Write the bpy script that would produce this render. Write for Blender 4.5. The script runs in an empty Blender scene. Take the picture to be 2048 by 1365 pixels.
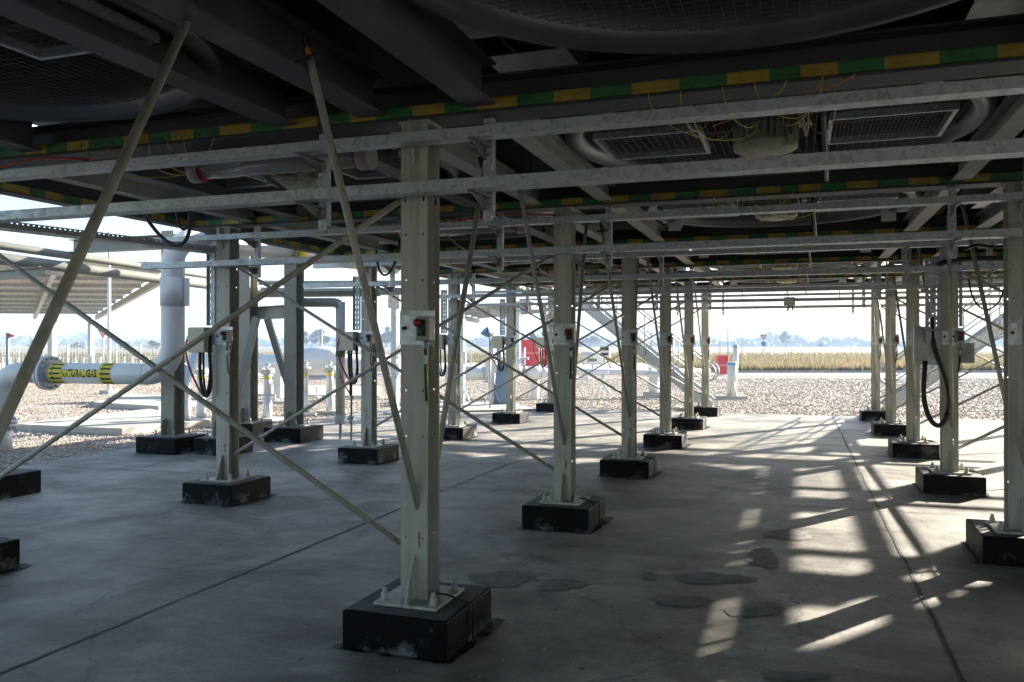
import bpy, math, random
from mathutils import Vector, Matrix
random.seed(7)
S = bpy.context.scene
# ------------------------------------------------------------------ camera, world, sun
TH = math.radians(19.06); F = 1650.0; H = 1.6
cd = bpy.data.cameras.new('camera'); cam = bpy.data.objects.new('camera', cd)
S.collection.objects.link(cam); S.camera = cam
cd.sensor_width = 36; cd.lens = F/2048*36; cd.clip_start = .05; cd.clip_end = 20000
cam.location = (0, 0, H); cam.rotation_euler = (math.radians(90.26), 0, TH)
SUN_EL, SUN_AZ = math.radians(18.0), math.radians(34.0)      # azimuth from +Y towards +X
w = bpy.data.worlds.new('World'); S.world = w; w.use_nodes = True
nt = w.node_tree; bg = nt.nodes['Background']
sky = nt.nodes.new('ShaderNodeTexSky'); sky.sky_type = 'NISHITA'; sky.sun_disc = False
sky.sun_elevation = SUN_EL; sky.sun_rotation = SUN_AZ; sky.air_density = 1.0; sky.dust_density = 1.2; sky.ozone_density = 1.5
nt.links.new(sky.outputs[0], bg.inputs[0]); bg.inputs[1].default_value = .064
sd = bpy.data.lights.new('sun', 'SUN'); sd.energy = 5.0; sd.angle = math.radians(.5); sd.color = (1, .93, .82)
sun = bpy.data.objects.new('sun', sd); S.collection.objects.link(sun)
sv = Vector((math.sin(SUN_AZ)*math.cos(SUN_EL), math.cos(SUN_AZ)*math.cos(SUN_EL), math.sin(SUN_EL)))
sun.rotation_euler = sv.to_track_quat('Z', 'Y').to_euler(); sun.location = (8, 8, 20)
S.view_settings.view_transform = 'Standard'; S.view_settings.look = 'None'
S.view_settings.exposure = 2.3; S.view_settings.gamma = 1
S.render.engine = 'CYCLES'
S.cycles.max_bounces = 8; S.cycles.diffuse_bounces = 5; S.cycles.glossy_bounces = 3
S.cycles.transparent_max_bounces = 6; S.cycles.sample_clamp_indirect = 6

# ------------------------------------------------------------------ helpers
FW = Vector((-math.sin(TH), math.cos(TH), 0)); RT = Vector((math.cos(TH), math.sin(TH), 0))
def W(px, py, d):
    p = FW*d + RT*((px-1024)/F*d); p.z = H + (690-py)/F*d; return p
def G(px, py, z=0):
    return W(px, py, (H-z)*F/(py-690))
C = S.collection

def NM(name): return bpy.data.materials.get(name)
def mat(name, col, rough=.6, metal=0.0, var=.12, scale=6, bump=0.0, bscale=40, col2=None, emit=None, spec=None):
    m = bpy.data.materials.new(name); m.use_nodes = True; t = m.node_tree; N = t.nodes; L = t.links
    b = N['Principled BSDF']; b.inputs['Roughness'].default_value = rough; b.inputs['Metallic'].default_value = metal
    if spec is not None: b.inputs['Specular IOR Level'].default_value = spec
    tc = N.new('ShaderNodeTexCoord'); n = N.new('ShaderNodeTexNoise'); n.inputs['Scale'].default_value = scale
    n.inputs['Detail'].default_value = 6; n.inputs['Roughness'].default_value = .6
    L.new(tc.outputs['Object'], n.inputs['Vector'])
    r = N.new('ShaderNodeValToRGB'); r.color_ramp.elements[0].position = .3; r.color_ramp.elements[1].position = .7
    c2 = col2 or tuple(min(1, c*(1+var)) for c in col); c1 = tuple(c*(1-var) for c in col)
    r.color_ramp.elements[0].color = (*c1, 1); r.color_ramp.elements[1].color = (*c2, 1)
    L.new(n.outputs['Fac'], r.inputs[0]); L.new(r.outputs[0], b.inputs['Base Color'])
    if bump:
        n2 = N.new('ShaderNodeTexNoise'); n2.inputs['Scale'].default_value = bscale; n2.inputs['Detail'].default_value = 5
        L.new(tc.outputs['Object'], n2.inputs['Vector'])
        bp = N.new('ShaderNodeBump'); bp.inputs['Strength'].default_value = bump; bp.inputs['Distance'].default_value = .01
        L.new(n2.outputs['Fac'], bp.inputs['Height']); L.new(bp.outputs[0], b.inputs['Normal'])
    if emit:
        b.inputs['Emission Color'].default_value = (*emit, 1); b.inputs['Emission Strength'].default_value = 1
    return m

def galv_mat(name, base=(.42, .44, .46), sc=28):
    m = bpy.data.materials.new(name); m.use_nodes = True; t = m.node_tree; N = t.nodes; L = t.links
    b = N['Principled BSDF']; b.inputs['Metallic'].default_value = .55; b.inputs['Roughness'].default_value = .5
    tc = N.new('ShaderNodeTexCoord'); v = N.new('ShaderNodeTexVoronoi'); v.inputs['Scale'].default_value = sc
    n = N.new('ShaderNodeTexNoise'); n.inputs['Scale'].default_value = 5; n.inputs['Detail'].default_value = 6
    L.new(tc.outputs['Object'], n.inputs['Vector'])
    mx0 = N.new('ShaderNodeVectorMath'); mx0.operation = 'MULTIPLY_ADD'; mx0.inputs[1].default_value = (.12, .12, .12)
    L.new(n.outputs['Color'], mx0.inputs[0]); L.new(tc.outputs['Object'], mx0.inputs[2]); L.new(mx0.outputs[0], v.inputs['Vector'])
    bw = N.new('ShaderNodeSeparateColor'); L.new(v.outputs['Color'], bw.inputs[0])
    add = N.new('ShaderNodeMath'); add.operation = 'ADD'; L.new(bw.outputs[0], add.inputs[0]); L.new(n.outputs['Fac'], add.inputs[1])
    r = N.new('ShaderNodeValToRGB'); r.color_ramp.elements[0].position = .2; r.color_ramp.elements[1].position = 1.4
    r.color_ramp.elements[0].color = (*[c*.72 for c in base], 1); r.color_ramp.elements[1].color = (*[min(1, c*1.25) for c in base], 1)
    L.new(add.outputs[0], r.inputs[0]); L.new(r.outputs[0], b.inputs['Base Color'])
    mr = N.new('ShaderNodeMapRange'); mr.inputs['To Min'].default_value = .38; mr.inputs['To Max'].default_value = .62
    L.new(bw.outputs[1], mr.inputs['Value']); L.new(mr.outputs[0], b.inputs['Roughness'])
    return m

M = {}
M['cream'] = mat('cream paint', (.48, .475, .43), .42, 0, .07, 3, .08, 60)
def streaky(m):
    t = m.node_tree; N = t.nodes; L = t.links; b = N['Principled BSDF']; src = b.inputs['Base Color'].links[0].from_socket
    tc = N.new('ShaderNodeTexCoord'); oi = N.new('ShaderNodeObjectInfo'); mp = N.new('ShaderNodeMapping'); mp.inputs['Scale'].default_value = (22, 22, 1.1)
    ad = N.new('ShaderNodeVectorMath'); ad.operation = 'ADD'; L.new(tc.outputs['Object'], ad.inputs[0]); L.new(oi.outputs['Location'], ad.inputs[1]); L.new(ad.outputs[0], mp.inputs[0])
    n = N.new('ShaderNodeTexNoise'); n.inputs['Scale'].default_value = 1; n.inputs['Detail'].default_value = 7; L.new(mp.outputs[0], n.inputs['Vector'])
    r = N.new('ShaderNodeValToRGB'); e = r.color_ramp.elements; e[0].position = .32; e[1].position = .56; e[0].color = (.72, .69, .62, 1); e[1].color = (1, 1, 1, 1); L.new(n.outputs['Fac'], r.inputs[0])
    n2 = N.new('ShaderNodeTexNoise'); n2.inputs['Scale'].default_value = 26; n2.inputs['Detail'].default_value = 4; L.new(ad.outputs[0], n2.inputs['Vector'])
    r2 = N.new('ShaderNodeValToRGB'); e = r2.color_ramp.elements; e[0].position = .24; e[1].position = .31; e[0].color = (.55, .42, .3, 1); e[1].color = (1, 1, 1, 1); L.new(n2.outputs['Fac'], r2.inputs[0])
    for q in (r.outputs[0], r2.outputs[0]):
        mx = N.new('ShaderNodeMix'); mx.data_type = 'RGBA'; mx.blend_type = 'MULTIPLY'; mx.inputs[0].default_value = 1; L.new(src, mx.inputs[6]); L.new(q, mx.inputs[7]); src = mx.outputs[2]
    L.new(src, b.inputs['Base Color'])
streaky(M['cream'])
M['creamrod'] = mat('cream rod paint', (.44, .43, .38), .5, 0, .1, 8)
M['galv'] = galv_mat('galvanised steel', (.38, .42, .45), 42)
M['plate'] = galv_mat('bright galvanised plate', (.55, .58, .60), 30)
M['mesh'] = mat('mesh wire', (.16, .165, .17), .5, .3, .1, 5)
M['galvdull'] = galv_mat('dull galvanised sheet', (.34, .355, .37), 14)
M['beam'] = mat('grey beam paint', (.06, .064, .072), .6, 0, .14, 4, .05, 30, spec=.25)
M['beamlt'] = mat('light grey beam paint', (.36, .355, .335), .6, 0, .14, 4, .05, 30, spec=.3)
M['dark'] = mat('dark sheet metal', (.035, .037, .042), .7, .0, .3, 3)
M['duct'] = mat('fan ring metal', (.12, .125, .135), .4, .5, .2, 3)
M['motor'] = mat('motor casting', (.42, .40, .31), .6, 0, .25, 14, .2, 60)
M['blade'] = mat('fan blade', (.05, .055, .06), .6, 0, .2, 3)
M['black'] = mat('black rubber', (.012, .012, .013), .5, 0, .2, 10)
M['red'] = mat('red plastic', (.33, .015, .018), .35, 0, .05, 4)
M['redpaint'] = mat('red paint', (.60, .035, .05), .5, 0, .08, 2)
M['redcable'] = mat('red cable', (.32, .02, .015), .5, 0, .1, 4)
M['greenbtn'] = mat('green button', (.01, .07, .025), .4, 0, .1, 4)
M['yellow'] = mat('yellow paint', (.50, .36, .02), .5, 0, .15, 12)
M['green'] = mat('green paint', (.03, .26, .05), .5, 0, .15, 12)
M['yellowtape'] = mat('yellow tape', (.72, .62, .05), .5, 0, .06, 6)
M['ink'] = mat('black ink', (.015, .016, .03), .6, 0, .1, 6)
M['orange'] = mat('orange wire', (.55, .22, .02), .5, 0, .1, 6)
M['ygwire'] = mat('yellow green wire', (.45, .42, .05), .5, 0, .2, 30)
M['brass'] = mat('brass nut', (.20, .11, .04), .45, .7, .2, 20)
M['boxgrey'] = mat('grey box', (.33, .33, .31), .5, .1, .08, 5)
M['boxbeige'] = mat('beige box', (.60, .56, .45), .45, 0, .06, 4)
M['white'] = mat('white pipe paint', (.68, .69, .70), .35, 0, .05, 1.5)
M['offwhite'] = mat('off white paint', (.62, .62, .58), .5, 0, .08, 3)
streaky(M['creamrod'])
M['glass'] = mat('tube cover', (.30, .31, .32), .15, 0, .05, 4)
M['bluegrey'] = mat('blue grey paint', (.16, .25, .38), .5, 0, .08, 3)
M['blueband'] = mat('blue paint', (.10, .32, .70), .5, 0, .06, 3)
M['dgreen'] = mat('green band paint', (.02, .22, .12), .5, 0, .06, 3)
M['rackpaint'] = mat('pipe rack paint', (.30, .30, .26), .5, 0, .1, 3, .05, 40)
M['roofsheet'] = mat('canopy sheet', (.36, .35, .31), .6, 0, .12, .8)
M['bark'] = mat('bark', (.10, .08, .06), .9, 0, .3, 6)
M['leaf'] = mat('leaf', (.055, .085, .035), .8, 0, .45, .8)
M['leaf2'] = mat('leaf dry', (.10, .10, .04), .8, 0, .4, .8)
M['signface'] = mat('sign face', (.75, .74, .7), .5, 0, .04, 3)
M['padconc'] = mat('pale concrete', (.44, .42, .37), .9, 0, .14, 2.5, .25, 30)
M['kerb'] = mat('kerb concrete', (.30, .29, .27), .9, 0, .14, 1.5, .2, 20)

def stripe_mat(name, axis):
    m = bpy.data.materials.new(name); m.use_nodes = True; t = m.node_tree; N = t.nodes; L = t.links
    b = N['Principled BSDF']; b.inputs['Roughness'].default_value = .5
    tc = N.new('ShaderNodeTexCoord'); sp = N.new('ShaderNodeSeparateXYZ'); L.new(tc.outputs['Object'], sp.inputs[0])
    n = N.new('ShaderNodeTexNoise'); n.noise_dimensions = '1D'; n.inputs['Scale'].default_value = 1.1; L.new(sp.outputs[axis], n.inputs['W'])
    a = N.new('ShaderNodeMath'); a.operation = 'MULTIPLY_ADD'; a.inputs[1].default_value = .35; L.new(n.outputs['Fac'], a.inputs[0]); L.new(sp.outputs[axis], a.inputs[2])
    d = N.new('ShaderNodeMath'); d.operation = 'DIVIDE'; d.inputs[1].default_value = .4; L.new(a.outputs[0], d.inputs[0])
    f = N.new('ShaderNodeMath'); f.operation = 'FRACT'; L.new(d.outputs[0], f.inputs[0])
    r = N.new('ShaderNodeValToRGB'); e = r.color_ramp.elements; e[0].position = .497; e[1].position = .503
    e[0].color = (.03, .15, .045, 1); e[1].color = (.34, .245, .03, 1); L.new(f.outputs[0], r.inputs[0])
    n2 = N.new('ShaderNodeTexNoise'); n2.inputs['Scale'].default_value = 14; n2.inputs['Detail'].default_value = 6; L.new(tc.outputs['Object'], n2.inputs['Vector'])
    r2 = N.new('ShaderNodeValToRGB'); r2.color_ramp.elements[0].position = .3; r2.color_ramp.elements[1].position = .6; r2.color_ramp.elements[0].color = (.6, .6, .6, 1)
    L.new(n2.outputs['Fac'], r2.inputs[0]); mx = N.new('ShaderNodeMix'); mx.data_type = 'RGBA'; mx.blend_type = 'MULTIPLY'; mx.inputs[0].default_value = 1
    L.new(r.outputs[0], mx.inputs[6]); L.new(r2.outputs[0], mx.inputs[7]); L.new(mx.outputs[2], b.inputs['Base Color']); return m
M['stripex'] = stripe_mat('green and yellow striped paint', 0); M['stripey'] = stripe_mat('green and yellow striped paint lengthwise', 1)
def concrete_floor():
    m = bpy.data.materials.new('worn concrete slab'); m.use_nodes = True; t = m.node_tree; N = t.nodes; L = t.links
    b = N['Principled BSDF']; tc = N.new('ShaderNodeTexCoord')
    def noise(sc, det=6, ro=.6, dist=0, vec=None):
        n = N.new('ShaderNodeTexNoise'); n.inputs['Scale'].default_value = sc; n.inputs['Detail'].default_value = det
        n.inputs['Roughness'].default_value = ro; n.inputs['Distortion'].default_value = dist
        L.new(vec or tc.outputs['Object'], n.inputs['Vector']); return n.outputs['Fac']
    def ramp(x, p0, c0, p1, c1):
        r = N.new('ShaderNodeValToRGB'); e = r.color_ramp.elements; e[0].position = p0; e[1].position = p1
        e[0].color = (*c0, 1); e[1].color = (*c1, 1); L.new(x, r.inputs[0]); return r.outputs[0]
    def mul(a, b_, f=1.0):
        x = N.new('ShaderNodeMix'); x.data_type = 'RGBA'; x.blend_type = 'MULTIPLY'; x.inputs[0].default_value = f
        L.new(a, x.inputs[6]); L.new(b_, x.inputs[7]); return x.outputs[2]
    base = ramp(noise(.55, 8, .62, .6), .36, (.21, .195, .168), .60, (.48, .452, .40))
    mid = ramp(noise(2.6, 8, .7, .3), .34, (.70, .70, .71), .62, (1.08, 1.07, 1.05))
    fine = ramp(noise(45, 6, .7), .32, (.80, .80, .80), .66, (1.1, 1.1, 1.1))
    mp = N.new('ShaderNodeMapping'); mp.inputs['Scale'].default_value = (1.1, 7, 1); L.new(tc.outputs['Object'], mp.inputs[0])
    streak = ramp(noise(1.0, 5, .6, .8, mp.outputs[0]), .4, (.92, .92, .92), .62, (1.08, 1.08, 1.09))
    spots = ramp(noise(5, 7, .75), .30, (.55, .53, .51), .40, (1, 1, 1))
    v = N.new('ShaderNodeTexVoronoi'); v.voronoi_dimensions = '2D'; v.inputs['Scale'].default_value = 3.0; L.new(tc.outputs['Object'], v.inputs['Vector'])
    cs = N.new('ShaderNodeSeparateColor'); L.new(v.outputs['Color'], cs.inputs[0])
    pw_ = N.new('ShaderNodeMath'); pw_.operation = 'POWER'; pw_.inputs[1].default_value = 3; L.new(cs.outputs[0], pw_.inputs[0])
    mm = N.new('ShaderNodeMath'); mm.operation = 'MULTIPLY_ADD'; mm.inputs[1].default_value = -.05; L.new(pw_.outputs[0], mm.inputs[0]); L.new(v.outputs['Distance'], mm.inputs[2])
    dots = ramp(mm.outputs[0], .0, (.32, .28, .26), .012, (1, 1, 1))
    # hairline cracks
    v2 = N.new('ShaderNodeTexVoronoi'); v2.voronoi_dimensions = '2D'; v2.feature = 'DISTANCE_TO_EDGE'; v2.inputs['Scale'].default_value = .38
    wn = N.new('ShaderNodeTexNoise'); wn.inputs['Scale'].default_value = 1.7; wn.inputs['Detail'].default_value = 8; L.new(tc.outputs['Object'], wn.inputs['Vector'])
    wa = N.new('ShaderNodeVectorMath'); wa.operation = 'MULTIPLY_ADD'; wa.inputs[1].default_value = (.9, .9, 0); L.new(wn.outputs['Color'], wa.inputs[0]); L.new(tc.outputs['Object'], wa.inputs[2]); L.new(wa.outputs[0], v2.inputs['Vector'])
    crack = ramp(v2.outputs['Distance'], .0, (.62, .6, .58), .006, (1, 1, 1))
    # rust coloured drips
    rust = ramp(noise(1.1, 7, .7, .4), .66, (1, 1, 1), .80, (.78, .62, .5))
    stain = ramp(noise(.8, 4, .55, 1.5), .38, (.66, .64, .62), .50, (1, 1, 1))
    c = mul(mul(mul(mul(mul(mul(mul(mul(base, mid), fine), streak), spots), dots), stain), crack), rust)
    L.new(c, b.inputs['Base Color'])
    rr = N.new('ShaderNodeMapRange'); rr.inputs['To Min'].default_value = .35; rr.inputs['To Max'].default_value = .8
    L.new(noise(1.3, 5), rr.inputs['Value']); L.new(rr.outputs[0], b.inputs['Roughness'])
    bp = N.new('ShaderNodeBump'); bp.inputs['Strength'].default_value = .35; bp.inputs['Distance'].default_value = .01
    L.new(noise(60, 8, .75), bp.inputs['Height'])
    bp2 = N.new('ShaderNodeBump'); bp2.inputs['Strength'].default_value = .3; bp2.inputs['Distance'].default_value = .04
    L.new(noise(3, 4), bp2.inputs['Height']); L.new(bp.outputs[0], bp2.inputs['Normal']); L.new(bp2.outputs[0], b.inputs['Normal'])
    return m
M['floor'] = concrete_floor()
M['patch'] = mat('repair mortar', (.23, .226, .215), .85, 0, .3, 9, .2, 60)
M['jointsoft'] = mat('worn joint filler', (.17, .162, .15), .9, 0, .5, 4, .3, 60)
M['joint'] = mat('joint sealant', (.14, .135, .13), .9, 0, .5, 5, .3, 60)

def bitumen():
    m = bpy.data.materials.new('black bitumen coating'); m.use_nodes = True; t = m.node_tree; N = t.nodes; L = t.links
    b = N['Principled BSDF']; b.inputs['Roughness'].default_value = .55; b.inputs['Specular IOR Level'].default_value = .12
    tc = N.new('ShaderNodeTexCoord'); oi = N.new('ShaderNodeObjectInfo')
    ad = N.new('ShaderNodeVectorMath'); ad.operation = 'ADD'; L.new(tc.outputs['Object'], ad.inputs[0]); L.new(oi.outputs['Location'], ad.inputs[1])
    n = N.new('ShaderNodeTexNoise'); n.inputs['Scale'].default_value = 4.5; n.inputs['Detail'].default_value = 9; n.inputs['Roughness'].default_value = .72
    L.new(ad.outputs[0], n.inputs['Vector'])
    sp = N.new('ShaderNodeSeparateXYZ'); L.new(tc.outputs['Object'], sp.inputs[0])
    mr = N.new('ShaderNodeMapRange'); mr.inputs['From Min'].default_value = 0; mr.inputs['From Max'].default_value = .14
    mr.inputs['To Min'].default_value = .13; mr.inputs['To Max'].default_value = .015; L.new(sp.outputs[2], mr.inputs['Value'])
    a = N.new('ShaderNodeMath'); a.operation = 'ADD'; L.new(n.outputs['Fac'], a.inputs[0]); L.new(mr.outputs[0], a.inputs[1])
    r = N.new('ShaderNodeValToRGB'); e = r.color_ramp.elements; e[0].position = .60; e[1].position = .80
    e[0].color = (.004, .004, .005, 1); e[1].color = (.22, .22, .23, 1); L.new(a.outputs[0], r.inputs[0]); L.new(r.outputs[0], b.inputs['Base Color'])
    bp = N.new('ShaderNodeBump'); bp.inputs['Strength'].default_value = .5; bp.inputs['Distance'].default_value = .01
    n2 = N.new('ShaderNodeTexNoise'); n2.inputs['Scale'].default_value = 30; n2.inputs['Detail'].default_value = 6; L.new(tc.outputs['Object'], n2.inputs['Vector'])
    L.new(n2.outputs['Fac'], bp.inputs['Height']); L.new(bp.outputs[0], b.inputs['Normal'])
    return m
M['bitumen'] = bitumen()
M['plinthtop'] = mat('dusty plinth top', (.10, .10, .10), .7, 0, .35, 7, .3, 40)

def stone_mat(name, cols, scale, bump, dist):
    m = bpy.data.materials.new(name); m.use_nodes = True; t = m.node_tree; N = t.nodes; L = t.links
    b = N['Principled BSDF']; b.inputs['Roughness'].default_value = .9
    tc = N.new('ShaderNodeTexCoord'); v = N.new('ShaderNodeTexVoronoi'); v.inputs['Scale'].default_value = scale
    L.new(tc.outputs['Object'], v.inputs['Vector'])
    s = N.new('ShaderNodeSeparateColor'); L.new(v.outputs['Color'], s.inputs[0])
    r = N.new('ShaderNodeValToRGB'); e = r.color_ramp.elements
    while len(e) < len(cols): e.new(.5)
    for i, c in enumerate(cols): e[i].position = i/(len(cols)-1); e[i].color = (*c, 1)
    L.new(s.outputs[0], r.inputs[0])
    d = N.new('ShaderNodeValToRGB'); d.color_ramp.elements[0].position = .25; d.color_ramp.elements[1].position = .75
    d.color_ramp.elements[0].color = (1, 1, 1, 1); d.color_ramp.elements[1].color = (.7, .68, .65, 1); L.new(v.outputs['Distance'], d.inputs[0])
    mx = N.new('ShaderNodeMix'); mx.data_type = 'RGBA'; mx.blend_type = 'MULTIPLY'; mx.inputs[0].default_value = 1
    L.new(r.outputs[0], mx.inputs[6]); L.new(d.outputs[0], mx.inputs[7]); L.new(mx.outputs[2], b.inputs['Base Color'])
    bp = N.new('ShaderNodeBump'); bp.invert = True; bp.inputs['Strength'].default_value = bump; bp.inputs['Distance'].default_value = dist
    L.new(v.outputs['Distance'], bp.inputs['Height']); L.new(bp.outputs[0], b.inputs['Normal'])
    return m
STC = [(.34, .29, .24), (.52, .45, .38), (.40, .35, .31), (.64, .57, .49), (.36, .335, .31), (.56, .50, .45)]
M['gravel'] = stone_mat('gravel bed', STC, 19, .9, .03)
def rock_mat():
    m = bpy.data.materials.new('loose stone'); m.use_nodes = True; t = m.node_tree; N = t.nodes; L = t.links
    b = N['Principled BSDF']; b.inputs['Roughness'].default_value = .9
    g = N.new('ShaderNodeNewGeometry'); r = N.new('ShaderNodeValToRGB'); e = r.color_ramp.elements
    while len(e) < len(STC): e.new(.5)
    for i, c in enumerate(STC): e[i].position = i/(len(STC)-1); e[i].color = (*[min(1, q*1.12) for q in c], 1)
    L.new(g.outputs['Random Per Island'], r.inputs[0])
    tc = N.new('ShaderNodeTexCoord'); n = N.new('ShaderNodeTexNoise'); n.inputs['Scale'].default_value = .7; n.inputs['Detail'].default_value = 5; L.new(tc.outputs['Object'], n.inputs['Vector'])
    r2 = N.new('ShaderNodeValToRGB'); r2.color_ramp.elements[0].position = .35; r2.color_ramp.elements[1].position = .6; r2.color_ramp.elements[0].color = (.68, .63, .57, 1); L.new(n.outputs['Fac'], r2.inputs[0])
    mx = N.new('ShaderNodeMix'); mx.data_type = 'RGBA'; mx.blend_type = 'MULTIPLY'; mx.inputs[0].default_value = 1; L.new(r.outputs[0], mx.inputs[6]); L.new(r2.outputs[0], mx.inputs[7])
    L.new(mx.outputs[2], b.inputs['Base Color']); return m
M['rock'] = rock_mat()
def grass_mat():
    m = bpy.data.materials.new('dry field grass'); m.use_nodes = True; t = m.node_tree; N = t.nodes; L = t.links
    b = N['Principled BSDF']; b.inputs['Roughness'].default_value = .85
    g = N.new('ShaderNodeNewGeometry'); tc = N.new('ShaderNodeTexCoord')
    n = N.new('ShaderNodeTexNoise'); n.inputs['Scale'].default_value = .12; n.inputs['Detail'].default_value = 5; L.new(tc.outputs['Object'], n.inputs['Vector'])
    a = N.new('ShaderNodeMath'); a.operation = 'MULTIPLY_ADD'; a.inputs[1].default_value = .35; L.new(g.outputs['Random Per Island'], a.inputs[0]); L.new(n.outputs['Fac'], a.inputs[2])
    r = N.new('ShaderNodeValToRGB'); e = r.color_ramp.elements; e.new(.6)
    for i, (p, c) in enumerate([(.35, (.10, .13, .045)), (.62, (.19, .165, .08)), (.95, (.26, .20, .125))]): e[i].position = p; e[i].color = (*c, 1)
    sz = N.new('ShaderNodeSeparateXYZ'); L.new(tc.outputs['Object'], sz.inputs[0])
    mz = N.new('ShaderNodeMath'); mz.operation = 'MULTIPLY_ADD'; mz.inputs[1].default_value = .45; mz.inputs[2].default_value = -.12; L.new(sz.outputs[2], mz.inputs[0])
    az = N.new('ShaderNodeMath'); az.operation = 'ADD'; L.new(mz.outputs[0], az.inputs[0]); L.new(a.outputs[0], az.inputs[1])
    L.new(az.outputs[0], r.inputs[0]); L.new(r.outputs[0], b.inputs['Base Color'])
    tr = N.new('ShaderNodeBsdfTranslucent'); L.new(r.outputs[0], tr.inputs[0]); ms = N.new('ShaderNodeMixShader'); ms.inputs[0].default_value = .45
    L.new(b.outputs[0], ms.inputs[1]); L.new(tr.outputs[0], ms.inputs[2]); L.new(ms.outputs[0], N['Material Output'].inputs[0])
    return m
M['grass'] = grass_mat()
M['field'] = mat('field ground', (.18, .15, .09), .95, 0, .3, .06, .4, 2)
M['road'] = mat('pale road', (.40, .39, .375), .9, 0, .1, .4, .2, 20)
M['hill'] = mat('wooded hill', (.07, .09, .06), .95, 0, .3, .004)

class MB:
    def __init__(s): s.v = []; s.f = []; s.sm = []
    def add(s, vs, fs, smooth=False):
        o = len(s.v); s.v += [tuple(v) for v in vs]; s.f += [tuple(i+o for i in f) for f in fs]; s.sm += [smooth]*len(fs); return s
    def box(s, x0, x1, y0, y1, z0, z1, mtx=None):
        vs = [Vector(p) for p in ((x0,y0,z0),(x1,y0,z0),(x1,y1,z0),(x0,y1,z0),(x0,y0,z1),(x1,y0,z1),(x1,y1,z1),(x0,y1,z1))]
        if mtx: vs = [mtx @ v for v in vs]
        return s.add(vs, [(3,2,1,0),(4,5,6,7),(0,1,5,4),(1,2,6,5),(2,3,7,6),(3,0,4,7)])
    def tube(s, pts, r, n=10, caps=True, r2=None):
        pts = [Vector(p) for p in pts]; m = len(pts); o = len(s.v); up = None
        for i, p in enumerate(pts):
            t = (pts[min(i+1, m-1)]-pts[max(i-1, 0)]).normalized()
            if up is None:
                up = Vector((0,0,1)) if abs(t.z) < .9 else Vector((1,0,0))
            a = t.cross(up)
            if a.length < 1e-6: a = t.cross(Vector((0,1,0)))
            a.normalize(); b = a.cross(t).normalized(); up = b
            rr = r if r2 is None else r+(r2-r)*i/(m-1)
            for k in range(n):
                q = 2*math.pi*k/n; s.v.append(tuple(p+a*math.cos(q)*rr+b*math.sin(q)*rr))
        for i in range(m-1):
            for k in range(n):
                k2 = (k+1) % n; s.f.append((o+i*n+k, o+i*n+k2, o+(i+1)*n+k2, o+(i+1)*n+k)); s.sm.append(True)
        if caps:
            s.f.append(tuple(o+k for k in range(n))[::-1]); s.f.append(tuple(o+(m-1)*n+k for k in range(n))); s.sm += [False]*2
        return s
    def lathe(s, prof, n=24, mtx=None, smooth=True):
        o = len(s.v); mtx = mtx or Matrix()
        for (r, z) in prof:
            for k in range(n):
                q = 2*math.pi*k/n; s.v.append(tuple(mtx @ Vector((r*math.cos(q), r*math.sin(q), z))))
        for i in range(len(prof)-1):
            for k in range(n):
                k2 = (k+1) % n; s.f.append((o+i*n+k, o+i*n+k2, o+(i+1)*n+k2, o+(i+1)*n+k)); s.sm.append(smooth)
        return s
    def prism(s, poly, t, mtx=None):          # polygon in XZ, thickness along Y (0..t)
        n = len(poly); mtx = mtx or Matrix()
        vs = [mtx @ Vector((x, 0, z)) for x, z in poly]+[mtx @ Vector((x, t, z)) for x, z in poly]
        return s.add(vs, [tuple(range(n)), tuple(range(n, 2*n))[::-1]]+[(i, i+n, (i+1) % n+n, (i+1) % n) for i in range(n)])
    def mesh(s, name, m):
        me = bpy.data.meshes.new(name); me.from_pydata(s.v, [], s.f)
        me.polygons.foreach_set('use_smooth', s.sm); me.materials.append(m); me.update(); return me
    def build(s, name, m, parent=None, bevel=0, loc=None):
        o = bpy.data.objects.new(name, s.mesh(name, m)); C.objects.link(o)
        if parent: o.parent = parent
        if loc is not None: o.location = loc
        if bevel:
            b = o.modifiers.new('bevel', 'BEVEL'); b.width = bevel; b.segments = 2; b.limit_method = 'ANGLE'
        return o
def cutplate(name, outline, holes, t, m, parent=None, mtx=None):
    """flat plate in XZ with real holes; holes: (x, z, w, h) ovals; thickness along Y centred on 0"""
    cu = bpy.data.curves.new('tmp', 'CURVE'); cu.dimensions = '2D'; cu.fill_mode = 'BOTH'; cu.extrude = t/2
    def sp(pts):
        p = cu.splines.new('POLY'); p.points.add(len(pts)-1); p.use_cyclic_u = True
        for i, (x, y) in enumerate(pts): p.points[i].co = (x, y, 0, 1)
    sp(outline)
    for (x, z, ww, hh) in holes:
        r = min(ww, hh)/2; ex = max(0, ww/2-r); ez = max(0, hh/2-r); pts = []
        for k in range(10):
            q = 2*math.pi*(k+.5)/10; cx, cz = math.cos(q), math.sin(q)
            pts.append((x+cx*r+(ex if cx > 0 else -ex), z+cz*r+(ez if cz > 0 else -ez)))
        sp(pts)
    ob = bpy.data.objects.new('tmp', cu); C.objects.link(ob)
    dg = bpy.context.evaluated_depsgraph_get(); me = bpy.data.meshes.new_from_object(ob.evaluated_get(dg))
    bpy.data.objects.remove(ob); me.transform(Matrix.Rotation(math.pi/2, 4, 'X'))
    if mtx: me.transform(mtx)
    me.materials.clear(); me.materials.append(m); me.name = name
    o = bpy.data.objects.new(name, me); C.objects.link(o)
    if parent: o.parent = parent
    return o
def arc(c, r, a0, a1, u, v, n=10):
    c, u, v = Vector(c), Vector(u), Vector(v)
    return [c+u*math.cos(a0+(a1-a0)*i/n)*r+v*math.sin(a0+(a1-a0)*i/n)*r for i in range(n+1)]
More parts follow.
